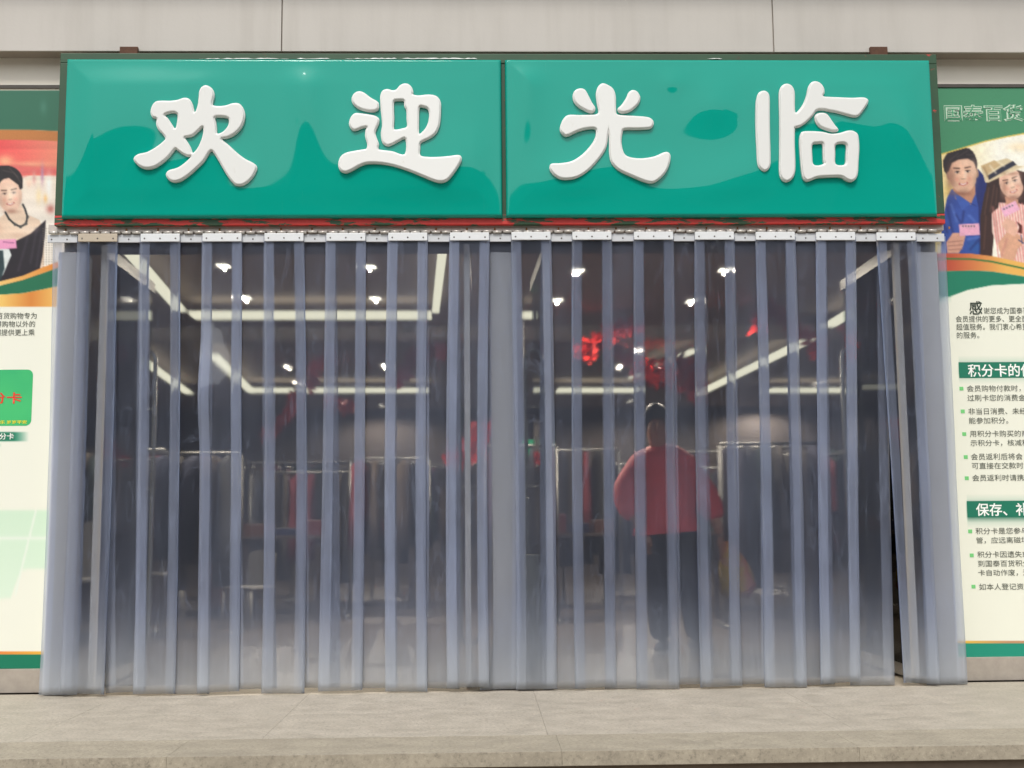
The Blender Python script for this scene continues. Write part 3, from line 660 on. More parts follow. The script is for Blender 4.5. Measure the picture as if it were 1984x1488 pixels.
# display tables with boxed goods
bcol = {'pink': (.5, .07, .12), 'red': (.5, .03, .03), 'orange': (.5, .16, .03), 'blue': (.04, .07, .3), 'white': (.55, .54, .5), 'teal': (.03, .2, .2), 'yellow': (.5, .35, .04)}
BM = {q: simple(q+'_carton', tuple(v*.2 for v in c), .6, 0, .15, 20) for q, c in bcol.items()}
for (px, Y, wd, where, seq) in ((720, 6.2, .9, 'beside the pale middle of the shop', ('pink', 'white', 'red', 'orange')), (555, 4.6, .7, 'in front of the garlanded racks', ('orange', 'blue', 'pink')), (1475, 4.2, .8, 'behind the carried bag', ('orange', 'red', 'teal', 'white')), (1640, 3.4, .7, 'near the door by the couple poster', ('red', 'blue', 'pink')), (235, 4.6, .8, 'behind the glass door near the woman poster', ('red', 'pink', 'yellow', 'red')), (1120, 4.4, .6, 'just past the central post', ('red', 'blue', 'orange'))):
    X = atY(px, 1024, Y).x; zt_ = .72
    t = thing('display_table', 'dark display table '+where, 'table', (X, Y, 0), 'display tables in the shop')
    obj('table_top', bx(X-wd/2, X+wd/2, Y-.25, Y+.25, zt_-.03, zt_, .006), M['dark'], t)
    for sx in (-1, 1):
        for sy in (-1, 1): obj('leg', bx(X+sx*(wd/2-.05)-.02, X+sx*(wd/2-.05)+.02, Y+sy*.2-.02, Y+sy*.2+.02, 0, zt_-.031), M['dark'], t)
    for i, q in enumerate(seq):
        xx = X-wd/2+wd*(i+.5)/len(seq); hh = random.uniform(.05, .16); ww = wd/len(seq)*.4; al = random.uniform(-.25, .25)
        bm = bx(-ww, ww, -.12, .12, 0, hh, .004); bm.transform(Matrix.Rotation(al, 4, 'Z')); bm2 = bm; bm2.transform(Matrix.Translation((xx, Y, zt_+.001)))
        t2 = thing('carton', q+' carton on the display table '+where, 'carton', (xx, Y, zt_), 'cartons on the display tables')
        obj('box_body', bm2, BM[q], t2)
        bm = bx(-ww-.003, ww+.003, -.03, .03, hh+.0005, hh+.004); bm.transform(Matrix.Rotation(al, 4, 'Z')); bm.transform(Matrix.Translation((xx, Y, zt_+.001))); obj('tape', bm, M['backing'], t2)
# orange cabinet
a = atZ(372, 1190, 0); Yc = a.y
t = thing('orange_cabinet', 'tall narrow orange cabinet standing in the shop', 'cabinet', (a.x, Yc, 0))
xc0, xc1 = atY(396, 1050, Yc).x, atY(414, 1050, Yc).x
obj('carcass', bx(xc0, xc1+.06, Yc, Yc+.35, .06, atY(400, 1048, Yc).z, .01), M['orange'], t); obj('plinth', bx(xc0+.01, xc1+.05, Yc+.01, Yc+.34, 0, .059), M['dark'], t)
obj('door_leaf', bx(xc0+.005, xc1+.055, Yc-.018, Yc-.001, .08, atY(400, 1055, Yc).z, .004), M['orange'], t)
# white plastic chairs
def chair(px, py, rot, label, sc_=1.):
    p = atZ(px, py, 0); t = thing('plastic_chair', label, 'chair', (p.x, p.y, 0), 'white plastic chairs')
    t.rotation_euler.z = rot; t.scale = (sc_, sc_, sc_)
    def part(nm, bm): 
        me = bpy.data.meshes.new(nm); bm.to_mesh(me); bm.free(); me.materials.append(M['white_plastic']); o = bpy.data.objects.new(nm, me); COL.objects.link(o); o.parent = t
    part('seat', bx(-.21, .21, -.21, .21, .42, .45, .012))
    bm = bmesh.new(); nx_ = 8
    g = [[bm.verts.new((-.2+.4*i/nx_, .20+.05*j/6-.05*math.sin(math.pi*i/nx_)*0, .452+.40*j/6-(.05*(2*i/nx_-1)**2 if j == 6 else 0))) for i in range(nx_+1)] for j in range(7)]
    for j in range(6):
        for i in range(nx_): bm.faces.new((g[j][i], g[j][i+1], g[j+1][i+1], g[j+1][i]))
    bmesh.ops.solidify(bm, geom=bm.faces[:], thickness=.02); part('backrest', bm)
    for sx in (-1, 1):
        for sy in (-1, 1):
            bm = bmesh.new(); tube(bm, [(sx*.18, sy*.18, .419), (sx*.21, sy*.21, .0)], [.02, .014], 8); part('leg', bm)
chair(196, 1245, .4, 'white plastic chair just inside behind the leftmost glass door by the woman poster')
chair(480, 1215, -.5, 'white plastic chair standing by the orange cabinet', .72)
chair(278, 1225, 1.1, 'white plastic chair seen behind the tube handle of the open glass door')
# draped stand behind the central post
p = atZ(1012, 1300, 0)
t = thing('draped_stand', 'white cloth draped stand beside the central post inside the door', 'stand', (p.x, p.y, 0))
bm = bmesh.new(); prof = [(.0, .17, .16), (.15, .155, .13), (.4, .12, .10), (.62, .10, .085), (.64, .0, .0)]; rings = []
for z, rx, ry in prof[:-1]:
    rings.append([bm.verts.new((p.x+rx*math.cos(2*math.pi*k_/24)*(1+.08*math.sin(5*2*math.pi*k_/24)*(1-z)), p.y+ry*math.sin(2*math.pi*k_/24), z+.001)) for k_ in range(24)])
for a, b in zip(rings, rings[1:]):
    for k_ in range(24): bm.faces.new((a[k_], a[(k_+1) % 24], b[(k_+1) % 24], b[k_])).smooth = True
bm.faces.new(rings[-1]); bm.faces.new(rings[0][::-1]); obj('cloth', bm, M['drape'], t)
obj('board', bx(p.x-.11, p.x+.05, p.y-.02, p.y+.02, .625, .93, .006), M['white_plastic'], t)

# ------------------------------------------------------------------ person in red
pf = atZ(1315, 1262, 0); PX, PY = pf.x, pf.y
def skin_mesh(verts, edges, radii, sub=2):
    me = bpy.data.meshes.new('skel'); me.from_pydata(verts, edges, []); o = bpy.data.objects.new('skel', me); COL.objects.link(o)
    sk = o.modifiers.new('s', 'SKIN'); sk.use_smooth_shade = True
    for v, r_ in zip(me.skin_vertices[0].data, radii): v.radius = (r_, r_) if not isinstance(r_, tuple) else r_
    me.skin_vertices[0].data[0].use_root = True
    ss = o.modifiers.new('u', 'SUBSURF'); ss.levels = sub; ss.render_levels = sub
    bpy.context.view_layer.update(); r_ = eval_mesh(o); bpy.data.objects.remove(o); return r_
def P(x, y, z): return (PX+x-.075*min(1, max(0, z-.1)/.8), PY+y, z)
person = thing('person', 'person in a red jacket and dark trousers walking inside with a bag', 'person', (PX, PY, 0))
# body: pelvis, spine, neck, head, arms, legs
V = [P(0, 0, .78), P(0, 0, .95), P(0, -.01, 1.12), P(-.02, -.01, 1.225), P(-.03, -.02, 1.29), P(-.035, -.03, 1.37), P(-.035, -.03, 1.455),
     P(-.15, 0, 1.16), P(-.24, -.03, .97), P(-.19, -.13, .80), P(-.16, -.16, .74),
     P(.15, 0, 1.16), P(.265, .0, .95), P(.315, -.05, .77), P(.325, -.06, .71),
     P(-.09, 0, .72), P(-.095, -.02, .42), P(-.10, .02, .10), P(.09, 0, .72), P(.10, .01, .42), P(.12, .02, .10)]
E_ = [(0, 1), (1, 2), (2, 3), (3, 4), (4, 5), (5, 6), (2, 7), (7, 8), (8, 9), (9, 10), (2, 11), (11, 12), (12, 13), (13, 14), (0, 15), (15, 16), (16, 17), (0, 18), (18, 19), (19, 20)]
rad = [.13, .12, .11, .05, .055, .078, .06, .055, .045, .035, .03, .055, .045, .035, .03, .085, .06, .045, .085, .06, .045]
obj('body', skin_mesh(V, E_, rad), M['skin'], person, True)
# hands: five fingers each
for sx, wx, wy, wz, nm in ((-1, -.155, -.165, .72, 'hand'), (1, .326, -.062, .69, 'hand')):
    hv = [P(wx, wy, wz+.02), P(wx, wy, wz-.04)]; he = [(0, 1)]; hr = [.028, .034]
    for q in range(4):
        o_ = (q-1.5)*.016; b0 = len(hv)
        hv += [P(wx+o_*.5, wy+o_, wz-.07), P(wx+o_*.5-.006*sx, wy+o_-.01, wz-.105), P(wx+o_*.5-.014*sx, wy+o_-.012, wz-.125+.008*abs(q-1.5))]
        he += [(1, b0), (b0, b0+1), (b0+1, b0+2)]; hr += [.010, .009, .008]
    b0 = len(hv); hv += [P(wx-.02*sx, wy-.04, wz-.04), P(wx-.02*sx, wy-.05, wz-.075)]; he += [(1, b0), (b0, b0+1)]; hr += [.011, .009]
    obj('hand', skin_mesh(hv, he, hr, 1), M['skin'], person, True)
# jacket: torso shell plus sleeves in one skinned surface
V = [P(0, 0, .93), P(0, 0, .755), P(0, -.005, 1.08), P(0, -.005, 1.19), P(-.027, -.015, 1.29),
     P(-.14, 0, 1.135), P(-.255, -.02, .97), P(-.20, -.12, .82), P(.14, 0, 1.135), P(.275, .0, .95), P(.32, -.04, .80)]
E_ = [(0, 1), (0, 2), (2, 3), (3, 4), (3, 5), (5, 6), (6, 7), (3, 8), (8, 9), (9, 10)]
rad = [(.225, .18), (.205, .18), (.195, .16), (.12, .11), .08, .10, .095, .068, .10, .095, .068]
jm = skin_mesh(V, E_, rad)
obj('jacket', jm, M['jacket'], person, True)
V = [P(0, 0, .80), P(-.09, 0, .70), P(-.098, -.02, .40), P(-.105, .0, .06), P(.09, 0, .70), P(.105, .01, .40), P(.125, .02, .06)]
obj('trousers', skin_mesh(V, [(0, 1), (1, 2), (2, 3), (0, 4), (4, 5), (5, 6)], [.14, .11, .085, .075, .11, .085, .075]), M['trousers'], person, True)
for sx, yo, rz in ((-.105, -.03, -.35), (.125, -.02, .35)):
    bm = bmesh.new(); bmesh.ops.create_uvsphere(bm, u_segments=14, v_segments=10, radius=1)
    for v in bm.verts:
        v.co.x *= .047*(1+.15*(v.co.y < 0)); v.co.y *= .135; v.co.z = v.co.z*.055*(1 if v.co.y > 0 else .75) if v.co.z > 0 else v.co.z*.012
    bm.transform(Matrix.Translation(P(sx, yo-.03, .026)) @ Matrix.Rotation(rz, 4, 'Z')); sh = obj('shoe', bm, M['shoe'], person, True)
    bm = bmesh.new(); bmesh.ops.create_cone(bm, cap_ends=True, segments=18, radius1=1, radius2=.96, depth=.022)
    for v in bm.verts: v.co.x *= .052; v.co.y *= .14
    bm.transform(Matrix.Translation(P(sx, yo-.03, .0115)) @ Matrix.Rotation(rz, 4, 'Z')); obj('sole', bm, M['sole'], sh)
# head details
hx, hy, hz = -.035, -.03, 1.40
bm = bmesh.new(); bmesh.ops.create_uvsphere(bm, u_segments=20, v_segments=14, radius=1)
for v in bm.verts:
    c = v.co.copy(); v.co = Vector((c.x*.09, c.y*.10+.022, c.z*.118+.03))
    if c.y < -.25 and c.z < .35: v.co.y = max(v.co.y, -.02)
    if c.z < -.4: v.co.x *= .8
bm.transform(Matrix.Translation(P(hx, hy, hz))); obj('hair', bm, M['hair'], person, True)
bm = bmesh.new(); tube(bm, [P(hx, hy-.074, hz+.01), P(hx, hy-.096, hz-.02), P(hx, hy-.078, hz-.026)], [.008, .012, .009], 8); obj('nose', bm, M['skin'], person, True)
for s in (-1, 1):
    bm = bmesh.new(); bmesh.ops.create_uvsphere(bm, u_segments=8, v_segments=6, radius=.0085, matrix=Matrix.Translation(P(hx+s*.028, hy-.066, hz+.008))); obj('eye', bm, M['hair'], person, True)
    bm = bmesh.new(); bmesh.ops.create_uvsphere(bm, u_segments=8, v_segments=6, radius=.02, matrix=Matrix.Translation(P(hx+s*.076, hy+.005, hz-.005)) @ Matrix.Diagonal((.5, .8, 1.4, 1))); obj('ear', bm, M['skin'], person, True)
bm = bmesh.new(); tube(bm, [P(hx-.024, hy-.068, hz-.055), P(hx, hy-.075, hz-.058), P(hx+.024, hy-.068, hz-.055)], .006, 6)
obj('mouth', bm, simple('lips', (.3, .06, .06)), person, True)
# shopping bag held in the hand
pb = atY(1415, 1060, PY-.06)
bag = thing('shopping_bag', 'colourful red and yellow plastic bag carried by the person in red', 'bag', (PX+.36, PY-.06, .38))
k = NT('printed_bag_film'); n1 = k.noise(9, 3, .5); c = k.mix(k.ramp(n1, .42, .5), (.50, .10, .03), (.55, .36, .02)); c = k.mix(k.ramp(k.noise(7, 2, .5, (1, 1, 1.3)), .56, .6), c, (.5, .28, .2)); k.bsdf(c, .35, 0, k.bump(k.noise(14, 4), .5, .02)); M['bag'] = k.m
bm = bmesh.new(); prof = [(.345, .03, .02, .35), (.34, .085, .05, .345), (.40, .115, .06, .35), (.48, .105, .055, .34), (.56, .075, .04, .32), (.62, .042, .025, .30), (.665, .02, .012, .283)]; rings = []
for z, rx, ry, cx in prof:
    rings.append([bm.verts.new((PX+cx+.02+rx*math.cos(2*math.pi*k_/20)*(1+.16*math.sin(k_*2.7+z*9)+.08*math.sin(k_*4.9)), PY-.06+ry*math.sin(2*math.pi*k_/20), z+.012*math.sin(k_*1.9))) for k_ in range(20)])
for a, b in zip(rings, rings[1:]):
    for k_ in range(20): bm.faces.new((a[k_], a[(k_+1) % 20], b[(k_+1) % 20], b[k_])).smooth = True
bm.faces.new(rings[-1]); bm.faces.new(rings[0][::-1]); obj('pouch', bm, M['bag'], bag)
bm = bmesh.new(); tube(bm, [(PX+.285, PY-.06, .64), (PX+.262, PY-.06, .60+.02), (PX+.272, PY-.062, .585+.015), (PX+.29, PY-.06, .62)], .006, 6); obj('bag_handle', bm, M['bag'], bag)

# ------------------------------------------------------------------ advertising boards
class Paint:
    def __init__(s, xs, ys):
        s.X, s.Y = np.meshgrid(xs, ys); s.C = np.zeros(s.X.shape+(3,))
    def put(s, mask, col):
        col = np.array(col, float)/255 if not isinstance(col, np.ndarray) else col
        s.C = s.C*(1-mask[..., None])+col*mask[..., None]
    def grad(s, c0, c1, t):
        t = np.clip(t, 0, 1)[..., None]; return (np.array(c0)/255)*(1-t)+(np.array(c1)/255)*t
    def ell(s, cx, cy, rx, ry, col, rot=0, soft=1.2):
        c, n = math.cos(rot), math.sin(rot); dx, dy = s.X-cx, s.Y-cy
        d = np.sqrt(((dx*c+dy*n)/rx)**2+((-dx*n+dy*c)/ry)**2)
        s.put(np.clip((1-d)*min(rx, ry)/soft+.5, 0, 1), col)
    def poly(s, pts, col, soft=1.2):
        n = len(pts); ins = np.zeros(s.X.shape, bool); dist = np.full(s.X.shape, 1e9)
        for i in range(n):
            (x0, y0), (x1, y1) = pts[i], pts[(i+1) % n]
            if y0 != y1:
                c = ((y0 > s.Y) != (y1 > s.Y)) & (s.X < (x1-x0)*(s.Y-y0)/(y1-y0)+x0); ins ^= c
            L = (x1-x0)**2+(y1-y0)**2+1e-9; t = np.clip(((s.X-x0)*(x1-x0)+(s.Y-y0)*(y1-y0))/L, 0, 1)
            dist = np.minimum(dist, np.hypot(s.X-x0-t*(x1-x0), s.Y-y0-t*(y1-y0)))
        s.put(np.clip(np.where(ins, dist, -dist)/soft+.5, 0, 1), col)
    def shade(s, cx, cy, rx, ry, amt, col):
        d = ((s.X-cx)/rx)**2+((s.Y-cy)/ry)**2; s.put(amt*np.exp(-d*1.5), col)
    def line(s, x0, y0, x1, y1, wd, col, soft=.8):
        L = (x1-x0)**2+(y1-y0)**2+1e-9; t = np.clip(((s.X-x0)*(x1-x0)+(s.Y-y0)*(y1-y0))/L, 0, 1)
        d = np.hypot(s.X-x0-t*(x1-x0), s.Y-y0-t*(y1-y0)); s.put(np.clip((wd/2-d)/soft+.5, 0, 1), col)
YP = YW-.014
def print_mesh(pt, xs, ys, Y, flipx=None):
    h, w_ = pt.X.shape
    C0 = pt.C.copy()
    for _ in range(1):
        C = pt.C; C[1:-1, 1:-1] = (C[1:-1, 1:-1]*4+C[:-2, 1:-1]+C[2:, 1:-1]+C[1:-1, :-2]+C[1:-1, 2:])/8
    pic = ((pt.Y > 255) & (pt.Y < 500))[..., None]; pt.C = pt.C*np.where(pic, 1+rng.normal(0, .012, (h, w_, 1)), 1)
    vs = []
    # plane map: world position of each print sample
    for j in range(h):
        for i in range(w_):
            p = atY(float(pt.X[j, i]), float(pt.Y[j, i]), Y); vs.append((p.x, Y, p.z))
    fs = [(j*w_+i, (j+1)*w_+i, (j+1)*w_+i+1, j*w_+i+1) for j in range(h-1) for i in range(w_-1)]
    me = bpy.data.meshes.new('print'); me.from_pydata(vs, [], fs)
    ca = me.color_attributes.new('print', 'FLOAT_COLOR', 'POINT')
    c = np.clip(pt.C, 0, 1); lin = np.where(c <= .04045, c/12.92, ((c+.055)/1.055)**2.4)*.92
    ca.data.foreach_set('color', np.concatenate([lin, np.ones((h, w_, 1))], 2).astype(np.float32).ravel()); me.update()
    return me
def face(pt, cx, cy, rx, ry, rot, skin, smile=1., ears=True, woman=False):
    c, n = math.cos(rot), math.sin(rot)
    def q(a, b): return cx+(a*rx)*c-(b*ry)*n, cy+(a*rx)*n+(b*ry)*c
    dk = tuple(v*.72 for v in skin); lt = tuple(min(255, v*1.12+6) for v in skin)
    if ears:
        for s in (-1, 1): pt.ell(*q(s*1.0, .05), rx*.16, ry*.22, dk, rot)
    pt.ell(*q(0, 0), rx, ry, skin, rot); pt.ell(*q(0, .35), rx*.78, ry*.66, skin, rot)
    pt.shade(*q(.05, -.1), rx*.6, ry*.55, .7, lt); pt.shade(*q(-.8, .3), rx*.35, ry*.6, .5, dk); pt.shade(*q(.85, .3), rx*.25, ry*.6, .35, dk)
    pt.shade(*q(0, .95), rx*.5, ry*.2, .5, dk)
    for s in (-1, 1):
        a, b = q(s*.60, -.31), q(s*.20, -.27); pt.line(*a, *b, ry*.06, (66, 46, 38), 1.6)
        pt.shade(*q(s*.38, -.10), rx*.24, ry*.12, .55, dk); pt.ell(*q(s*.38, -.09), rx*.15, ry*.055, (235, 225, 218), rot, 1.)
        pt.ell(*q(s*.37, -.095), rx*.085, ry*.06, (38, 26, 24), rot, 1.); a, b = q(s*.54, -.11), q(s*.22, -.135); pt.line(*a, *b, ry*.035, (52, 36, 32), 1.)
        pt.shade(*q(s*.45, .28), rx*.22, ry*.15, .35, (235, 140, 120))
    a, b = q(.03, -.05), q(.06, .22); pt.line(*a, *b, rx*.10, lt, 2.); a, b = q(-.11, .28), q(.15, .28); pt.line(*a, *b, ry*.04, tuple(v*.66 for v in skin), 1.6)
    a, b = q(-.27, .52), q(.0, .585); d_ = q(.27, .50)
    pt.line(*a, *b, ry*.10, (188, 92, 86), 1.2); pt.line(*b, *d_, ry*.10, (188, 92, 86), 1.2)
    a, b, d_ = q(-.2, .525), q(.0, .565), q(.2, .51); pt.line(*a, *b, ry*.05, (246, 238, 232), .9); pt.line(*b, *d_, ry*.05, (246, 238, 232), .9)
def folds(pt, pts, col, wd=2.2, soft=4., amt=.5):
    for (x0, y0, x1, y1) in pts:
        L = (x1-x0)**2+(y1-y0)**2+1e-9; t = np.clip(((pt.X-x0)*(x1-x0)+(pt.Y-y0)*(y1-y0))/L, 0, 1)
        d = np.hypot(pt.X-x0-t*(x1-x0), pt.Y-y0-t*(y1-y0)); pt.put(amt*np.exp(-(d/(wd+soft*.4))**2), col)
def mottle(pt, y0, y1, amt=.10):
    g = rng.normal(0, 1, (60, 60)); gx = np.clip((pt.X-pt.X.min())/6, 0, 58.9) % 58; gy = np.clip((pt.Y-y0)/6, 0, 58.9)
    ix, iy = gx.astype(int), gy.astype(int); fx, fy = gx-ix, gy-iy; fx = fx*fx*(3-2*fx); fy = fy*fy*(3-2*fy)
    n = (g[iy, ix]*(1-fx)+g[iy, ix+1]*fx)*(1-fy)+(g[iy+1, ix]*(1-fx)+g[iy+1, ix+1]*fx)*fy
    m = ((pt.Y > y0) & (pt.Y < y1)); pt.C = pt.C*np.where(m, 1+amt*.5*n, 1)[..., None]
# ---- right board
xs = np.concatenate([np.arange(1812, 2000, 1.6), np.linspace(2005, 2480, 30)]); ys = np.concatenate([np.arange(164, 575, 1.6), np.linspace(577, 1236, 60), np.arange(1238, 1275, 1.)])
pt = Paint(xs, ys); X, Y = pt.X, pt.Y
pt.C[:] = np.array((243, 243, 226))/255
def rc(cx, cy): return 1800+cx*.269, 160+cy*.2688
S1 = [rc(*p) for p in ((0, 400), (95, 515), (250, 470), (400, 425), (550, 392), (684, 368), (900, 345), (1300, 340), (2600, 420), (2600, 1700), (0, 1700))]
bgc = pt.grad((250, 226, 160), (253, 250, 236), (X-1826)/110)
pt.put((Y < 575).astype(float), bgc)
pt.shade(1840, 372, 14, 20, .6, (245, 215, 110)); pt.shade(1975, 285, 30, 12, .5, (250, 215, 160))
# man
pt.poly([rc(*p) for p in ((85, 1300), (90, 1030), (130, 830), (160, 770), (330, 730), (430, 735), (440, 900), (450, 1300))], (52, 78, 158))
pt.poly([rc(*p) for p in ((350, 620), (420, 700), (440, 760), (440, 1300), (360, 1300), (355, 900), (330, 760))], (34, 44, 108))
pt.shade(*rc(250, 1000), 22, 30, .5, (72, 104, 190)); pt.shade(*rc(330, 1180), 18, 18, .5, (36, 100, 160)); pt.shade(*rc(150, 900), 8, 22, .5, (36, 52, 120))
pt.poly([rc(*p) for p in ((170, 760), (190, 840), (300, 880), (335, 800), (330, 720))], (196, 140, 112))
pt.poly([rc(*p) for p in ((160, 770), (240, 920), (300, 870), (200, 800))], (62, 92, 175)); pt.line(*rc(300, 870), *rc(340, 890), 1.2, (30, 45, 110))
pt.ell(*rc(225, 590), 33, 33, (38, 30, 34)); pt.poly([rc(*p) for p in ((100, 560), (150, 505), (230, 475), (290, 475), (330, 520), (340, 600), (110, 640))], (38, 30, 34), 2.)
face(pt, *rc(242, 655), 27, 38, -.08, (226, 178, 150))
pt.poly([rc(*p) for p in ((112, 560), (140, 510), (200, 480), (270, 472), (315, 495), (335, 545), (336, 600), (318, 570), (280, 548), (210, 556), (165, 580), (142, 640), (120, 645))], (38, 30, 34), 2.)
# man: light from the right, folds, hair sheen
pt.shade(*rc(150, 690), 9, 34, .55, (150, 98, 78)); pt.shade(*rc(320, 620), 7, 20, .5, (250, 214, 188)); pt.shade(*rc(265, 575), 14, 7, .5, (250, 216, 190)); pt.shade(*rc(262, 668), 3.5, 9, .7, (252, 226, 204)); pt.shade(*rc(225, 800), 22, 5, .65, (140, 88, 70))
folds(pt, [rc(150, 560)+rc(210, 510), rc(200, 540)+rc(280, 490), rc(270, 520)+rc(325, 520)], (88, 74, 74), .8, 1.2, .5)
folds(pt, [rc(130, 900)+rc(170, 1080), rc(190, 950)+rc(230, 1010), rc(250, 930)+rc(240, 1000), rc(370, 1120)+rc(300, 1200), rc(400, 900)+rc(390, 1200), rc(100, 1000)+rc(130, 1080)], (28, 40, 104), 1.6, 3, .6)
folds(pt, [rc(160, 880)+rc(200, 1000), rc(290, 960)+rc(330, 1000), rc(280, 1130)+rc(380, 1110)], (98, 128, 205), 1.6, 3, .55)
# woman
pt.poly([rc(*p) for p in ((430, 720), (400, 800), (370, 960), (370, 1300), (450, 1300), (480, 960), (700, 900), (700, 650), (600, 620))], (62, 40, 36))
pt.poly([rc(*p) for p in ((450, 880), (490, 865), (640, 870), (760, 900), (760, 1330), (620, 1330), (500, 1200), (455, 1080))], (246, 214, 200))
for i in range(16):
    x0 = 450+i*20; pt.line(*rc(x0, 870), *rc(x0+60, 1330), 1.9, (228, 140, 135), 1.2)
pt.poly([rc(*p) for p in ((495, 1160), (560, 1080), (640, 1090), (700, 1140), (640, 1200), (610, 1300), (520, 1260))], (222, 168, 138))
pt.poly([rc(*p) for p in ((545, 820), (640, 840), (650, 900), (560, 890))], (205, 150, 122))
face(pt, *rc(592, 725), 23, 31, -.3, (236, 190, 165), 1, False, True)
pt.poly([rc(*p) for p in ((420, 700), (500, 690), (512, 760), (500, 900), (430, 960), (385, 960))], (58, 38, 35))
pt.poly([rc(*p) for p in ((640, 625), (690, 700), (700, 800), (660, 700))], (62, 40, 36))
pt.poly([rc(*p) for p in ((372, 600), (560, 545), (610, 570), (640, 600), (690, 600), (560, 660), (430, 720), (405, 722))], (222, 203, 165)); pt.poly([rc(*p) for p in ((372, 600), (470, 560), (520, 590), (420, 660))], (205, 175, 130))
pt.poly([rc(*p) for p in ((422, 672), (520, 610), (605, 565), (628, 592), (540, 640), (432, 702))], (44, 46, 62))
pt.shade(*rc(545, 745), 5, 20, .5, (186, 128, 104)); pt.shade(*rc(640, 690), 8, 14, .5, (252, 222, 204)); pt.shade(*rc(590, 655), 22, 4, .5, (150, 100, 80)); pt.shade(*rc(600, 830), 14, 5, .6, (160, 108, 90))
folds(pt, [rc(430, 760)+rc(400, 950), rc(470, 740)+rc(440, 930), rc(490, 760)+rc(480, 880), rc(410, 960)+rc(395, 1200)], (112, 76, 62), .9, 1.5, .5)
folds(pt, [rc(460, 900)+rc(500, 1150), rc(560, 1130)+rc(520, 1250), rc(690, 920)+rc(690, 1250)], (196, 130, 120), 1.6, 3, .5)
folds(pt, [rc(440, 600)+rc(480, 650), rc(500, 575)+rc(540, 600), rc(560, 655)+rc(690, 606)], (250, 236, 205), 1.4, 2.5, .6); folds(pt, [rc(395, 610)+rc(425, 680)], (150, 118, 80), 1.4, 2.5, .6)
# cards and hands
pt.poly([rc(*p) for p in ((125, 1150), (170, 1085), (250, 1080), (262, 1110), (245, 1180), (215, 1230), (130, 1230))], (214, 160, 138))
for i in range(3): pt.line(*rc(140, 1150+i*28), *rc(240, 1140+i*30), 1.6, (165, 112, 98), 1.5)
pt.poly([rc(*p) for p in ((215, 1022), (360, 1014), (367, 1098), (222, 1106))], (240, 176, 200))
for i in range(5): pt.ell(*rc(245+i*20, 1034), 1.6, 1.4, (70, 90, 80))
pt.poly([rc(*p) for p in ((515, 905), (622, 850), (655, 915), (545, 970))], (240, 180, 205)); 
for i in range(4): pt.ell(*rc(540+i*20, 912-i*9), 1.6, 1.4, (80, 90, 90))
pt.poly([rc(*p) for p in ((520, 1020), (560, 975), (620, 1000), (640, 1060), (620, 1110), (560, 1080))], (232, 182, 158)); pt.poly([rc(*p) for p in ((630, 1000), (670, 1030), (670, 1090), (640, 1080), (650, 1040))], (90, 40, 35))
pt.line(*rc(665, 1100), *rc(668, 1160), 1.6, (50, 60, 110)); pt.line(*rc(645, 1135), *rc(684, 1160), 1.6, (50, 60, 110))
mottle(pt, 262, 492, .045)
# header green above the arc
arc = [(95, 515), (250, 470), (400, 425), (550, 392), (684, 368), (900, 345), (1300, 330), (2600, 330)]
top = [rc(-60, 560)]+[rc(*p) for p in arc]
gr = pt.grad((78, 146, 108), (56, 132, 92), (Y-170)/110); 
m0 = pt.C.copy(); pt.poly(top+[(2600, 100), (1700, 100)], (66, 140, 100)); 
for a, b in zip(top, top[1:]): pt.line(*a, *b, 2.6, (228, 196, 96))
# ribbons under the picture
def band(pts_t, pts_b, col): pt.poly([rc(*p) for p in pts_t]+[rc(*p) for p in pts_b[::-1]], col)
t1 = [(-60, 1232), (130, 1230), (300, 1232), (450, 1250), (684, 1300), (1000, 1400), (1500, 1520), (2600, 1600)]
t2 = [(-60, 1362), (130, 1360), (300, 1355), (450, 1362), (684, 1398), (1000, 1470), (1500, 1560), (2600, 1640)]
t3 = [(-60, 1560), (130, 1550), (280, 1495), (450, 1462), (684, 1450), (1000, 1490), (1500, 1575), (2600, 1650)]
gg = pt.grad((196, 84, 58), (240, 184, 92), (X-1840)/110)
band(t1, t2, gg); band([(x, y+34) for x, y in t1], [(x, y+46) for x, y in t1], (60, 120, 60)); band(t2, t3, (28, 128, 98))
pt.poly([rc(*p) for p in t3]+[(2600, 640), (1700, 640)], (243, 243, 226))
pt.put(((Y > 1241) & (Y < 1246.5)).astype(float), pt.grad((240, 190, 80), (200, 150, 110), (X-1872)/80)); pt.put((Y >= 1246.5).astype(float), (30, 148, 122))
for (a, b, c_, d_) in ((1857, 702, 732.5, 0), (1872.8, 971, 1002, 0)):
    sl_ = a+(Y-b)*.052; pt.put(np.clip((X-sl_)/1.2+.5, 0, 1)*((Y > b) & (Y < c_)), (28, 118, 92))
# fine rows are needed where the two bars lie
def board(name, label, pt, x0px, x1px, ypt, ypb):
    a = atY(x0px, 700, YP).x; b = atY(x1px, 700, YP).x
    zt_, zb_ = atY((x0px if x0px > 992 else x1px), ypt, YP).z, atY((x0px if x0px > 992 else x1px), ypb, YP).z
    t = thing(name, label, 'poster board', ((a+b)/2, YP, zb_))
    obj('backing', bx(a+.01, b-.01, YP+.003, YW-.001, zb_+.004, zt_-.004), M['backing'], t)
    obj('top_trim', bx(a, b, YP-.006, YP+.012, zt_+.001, zt_+.018), M['trim_dark'], t)
    return t
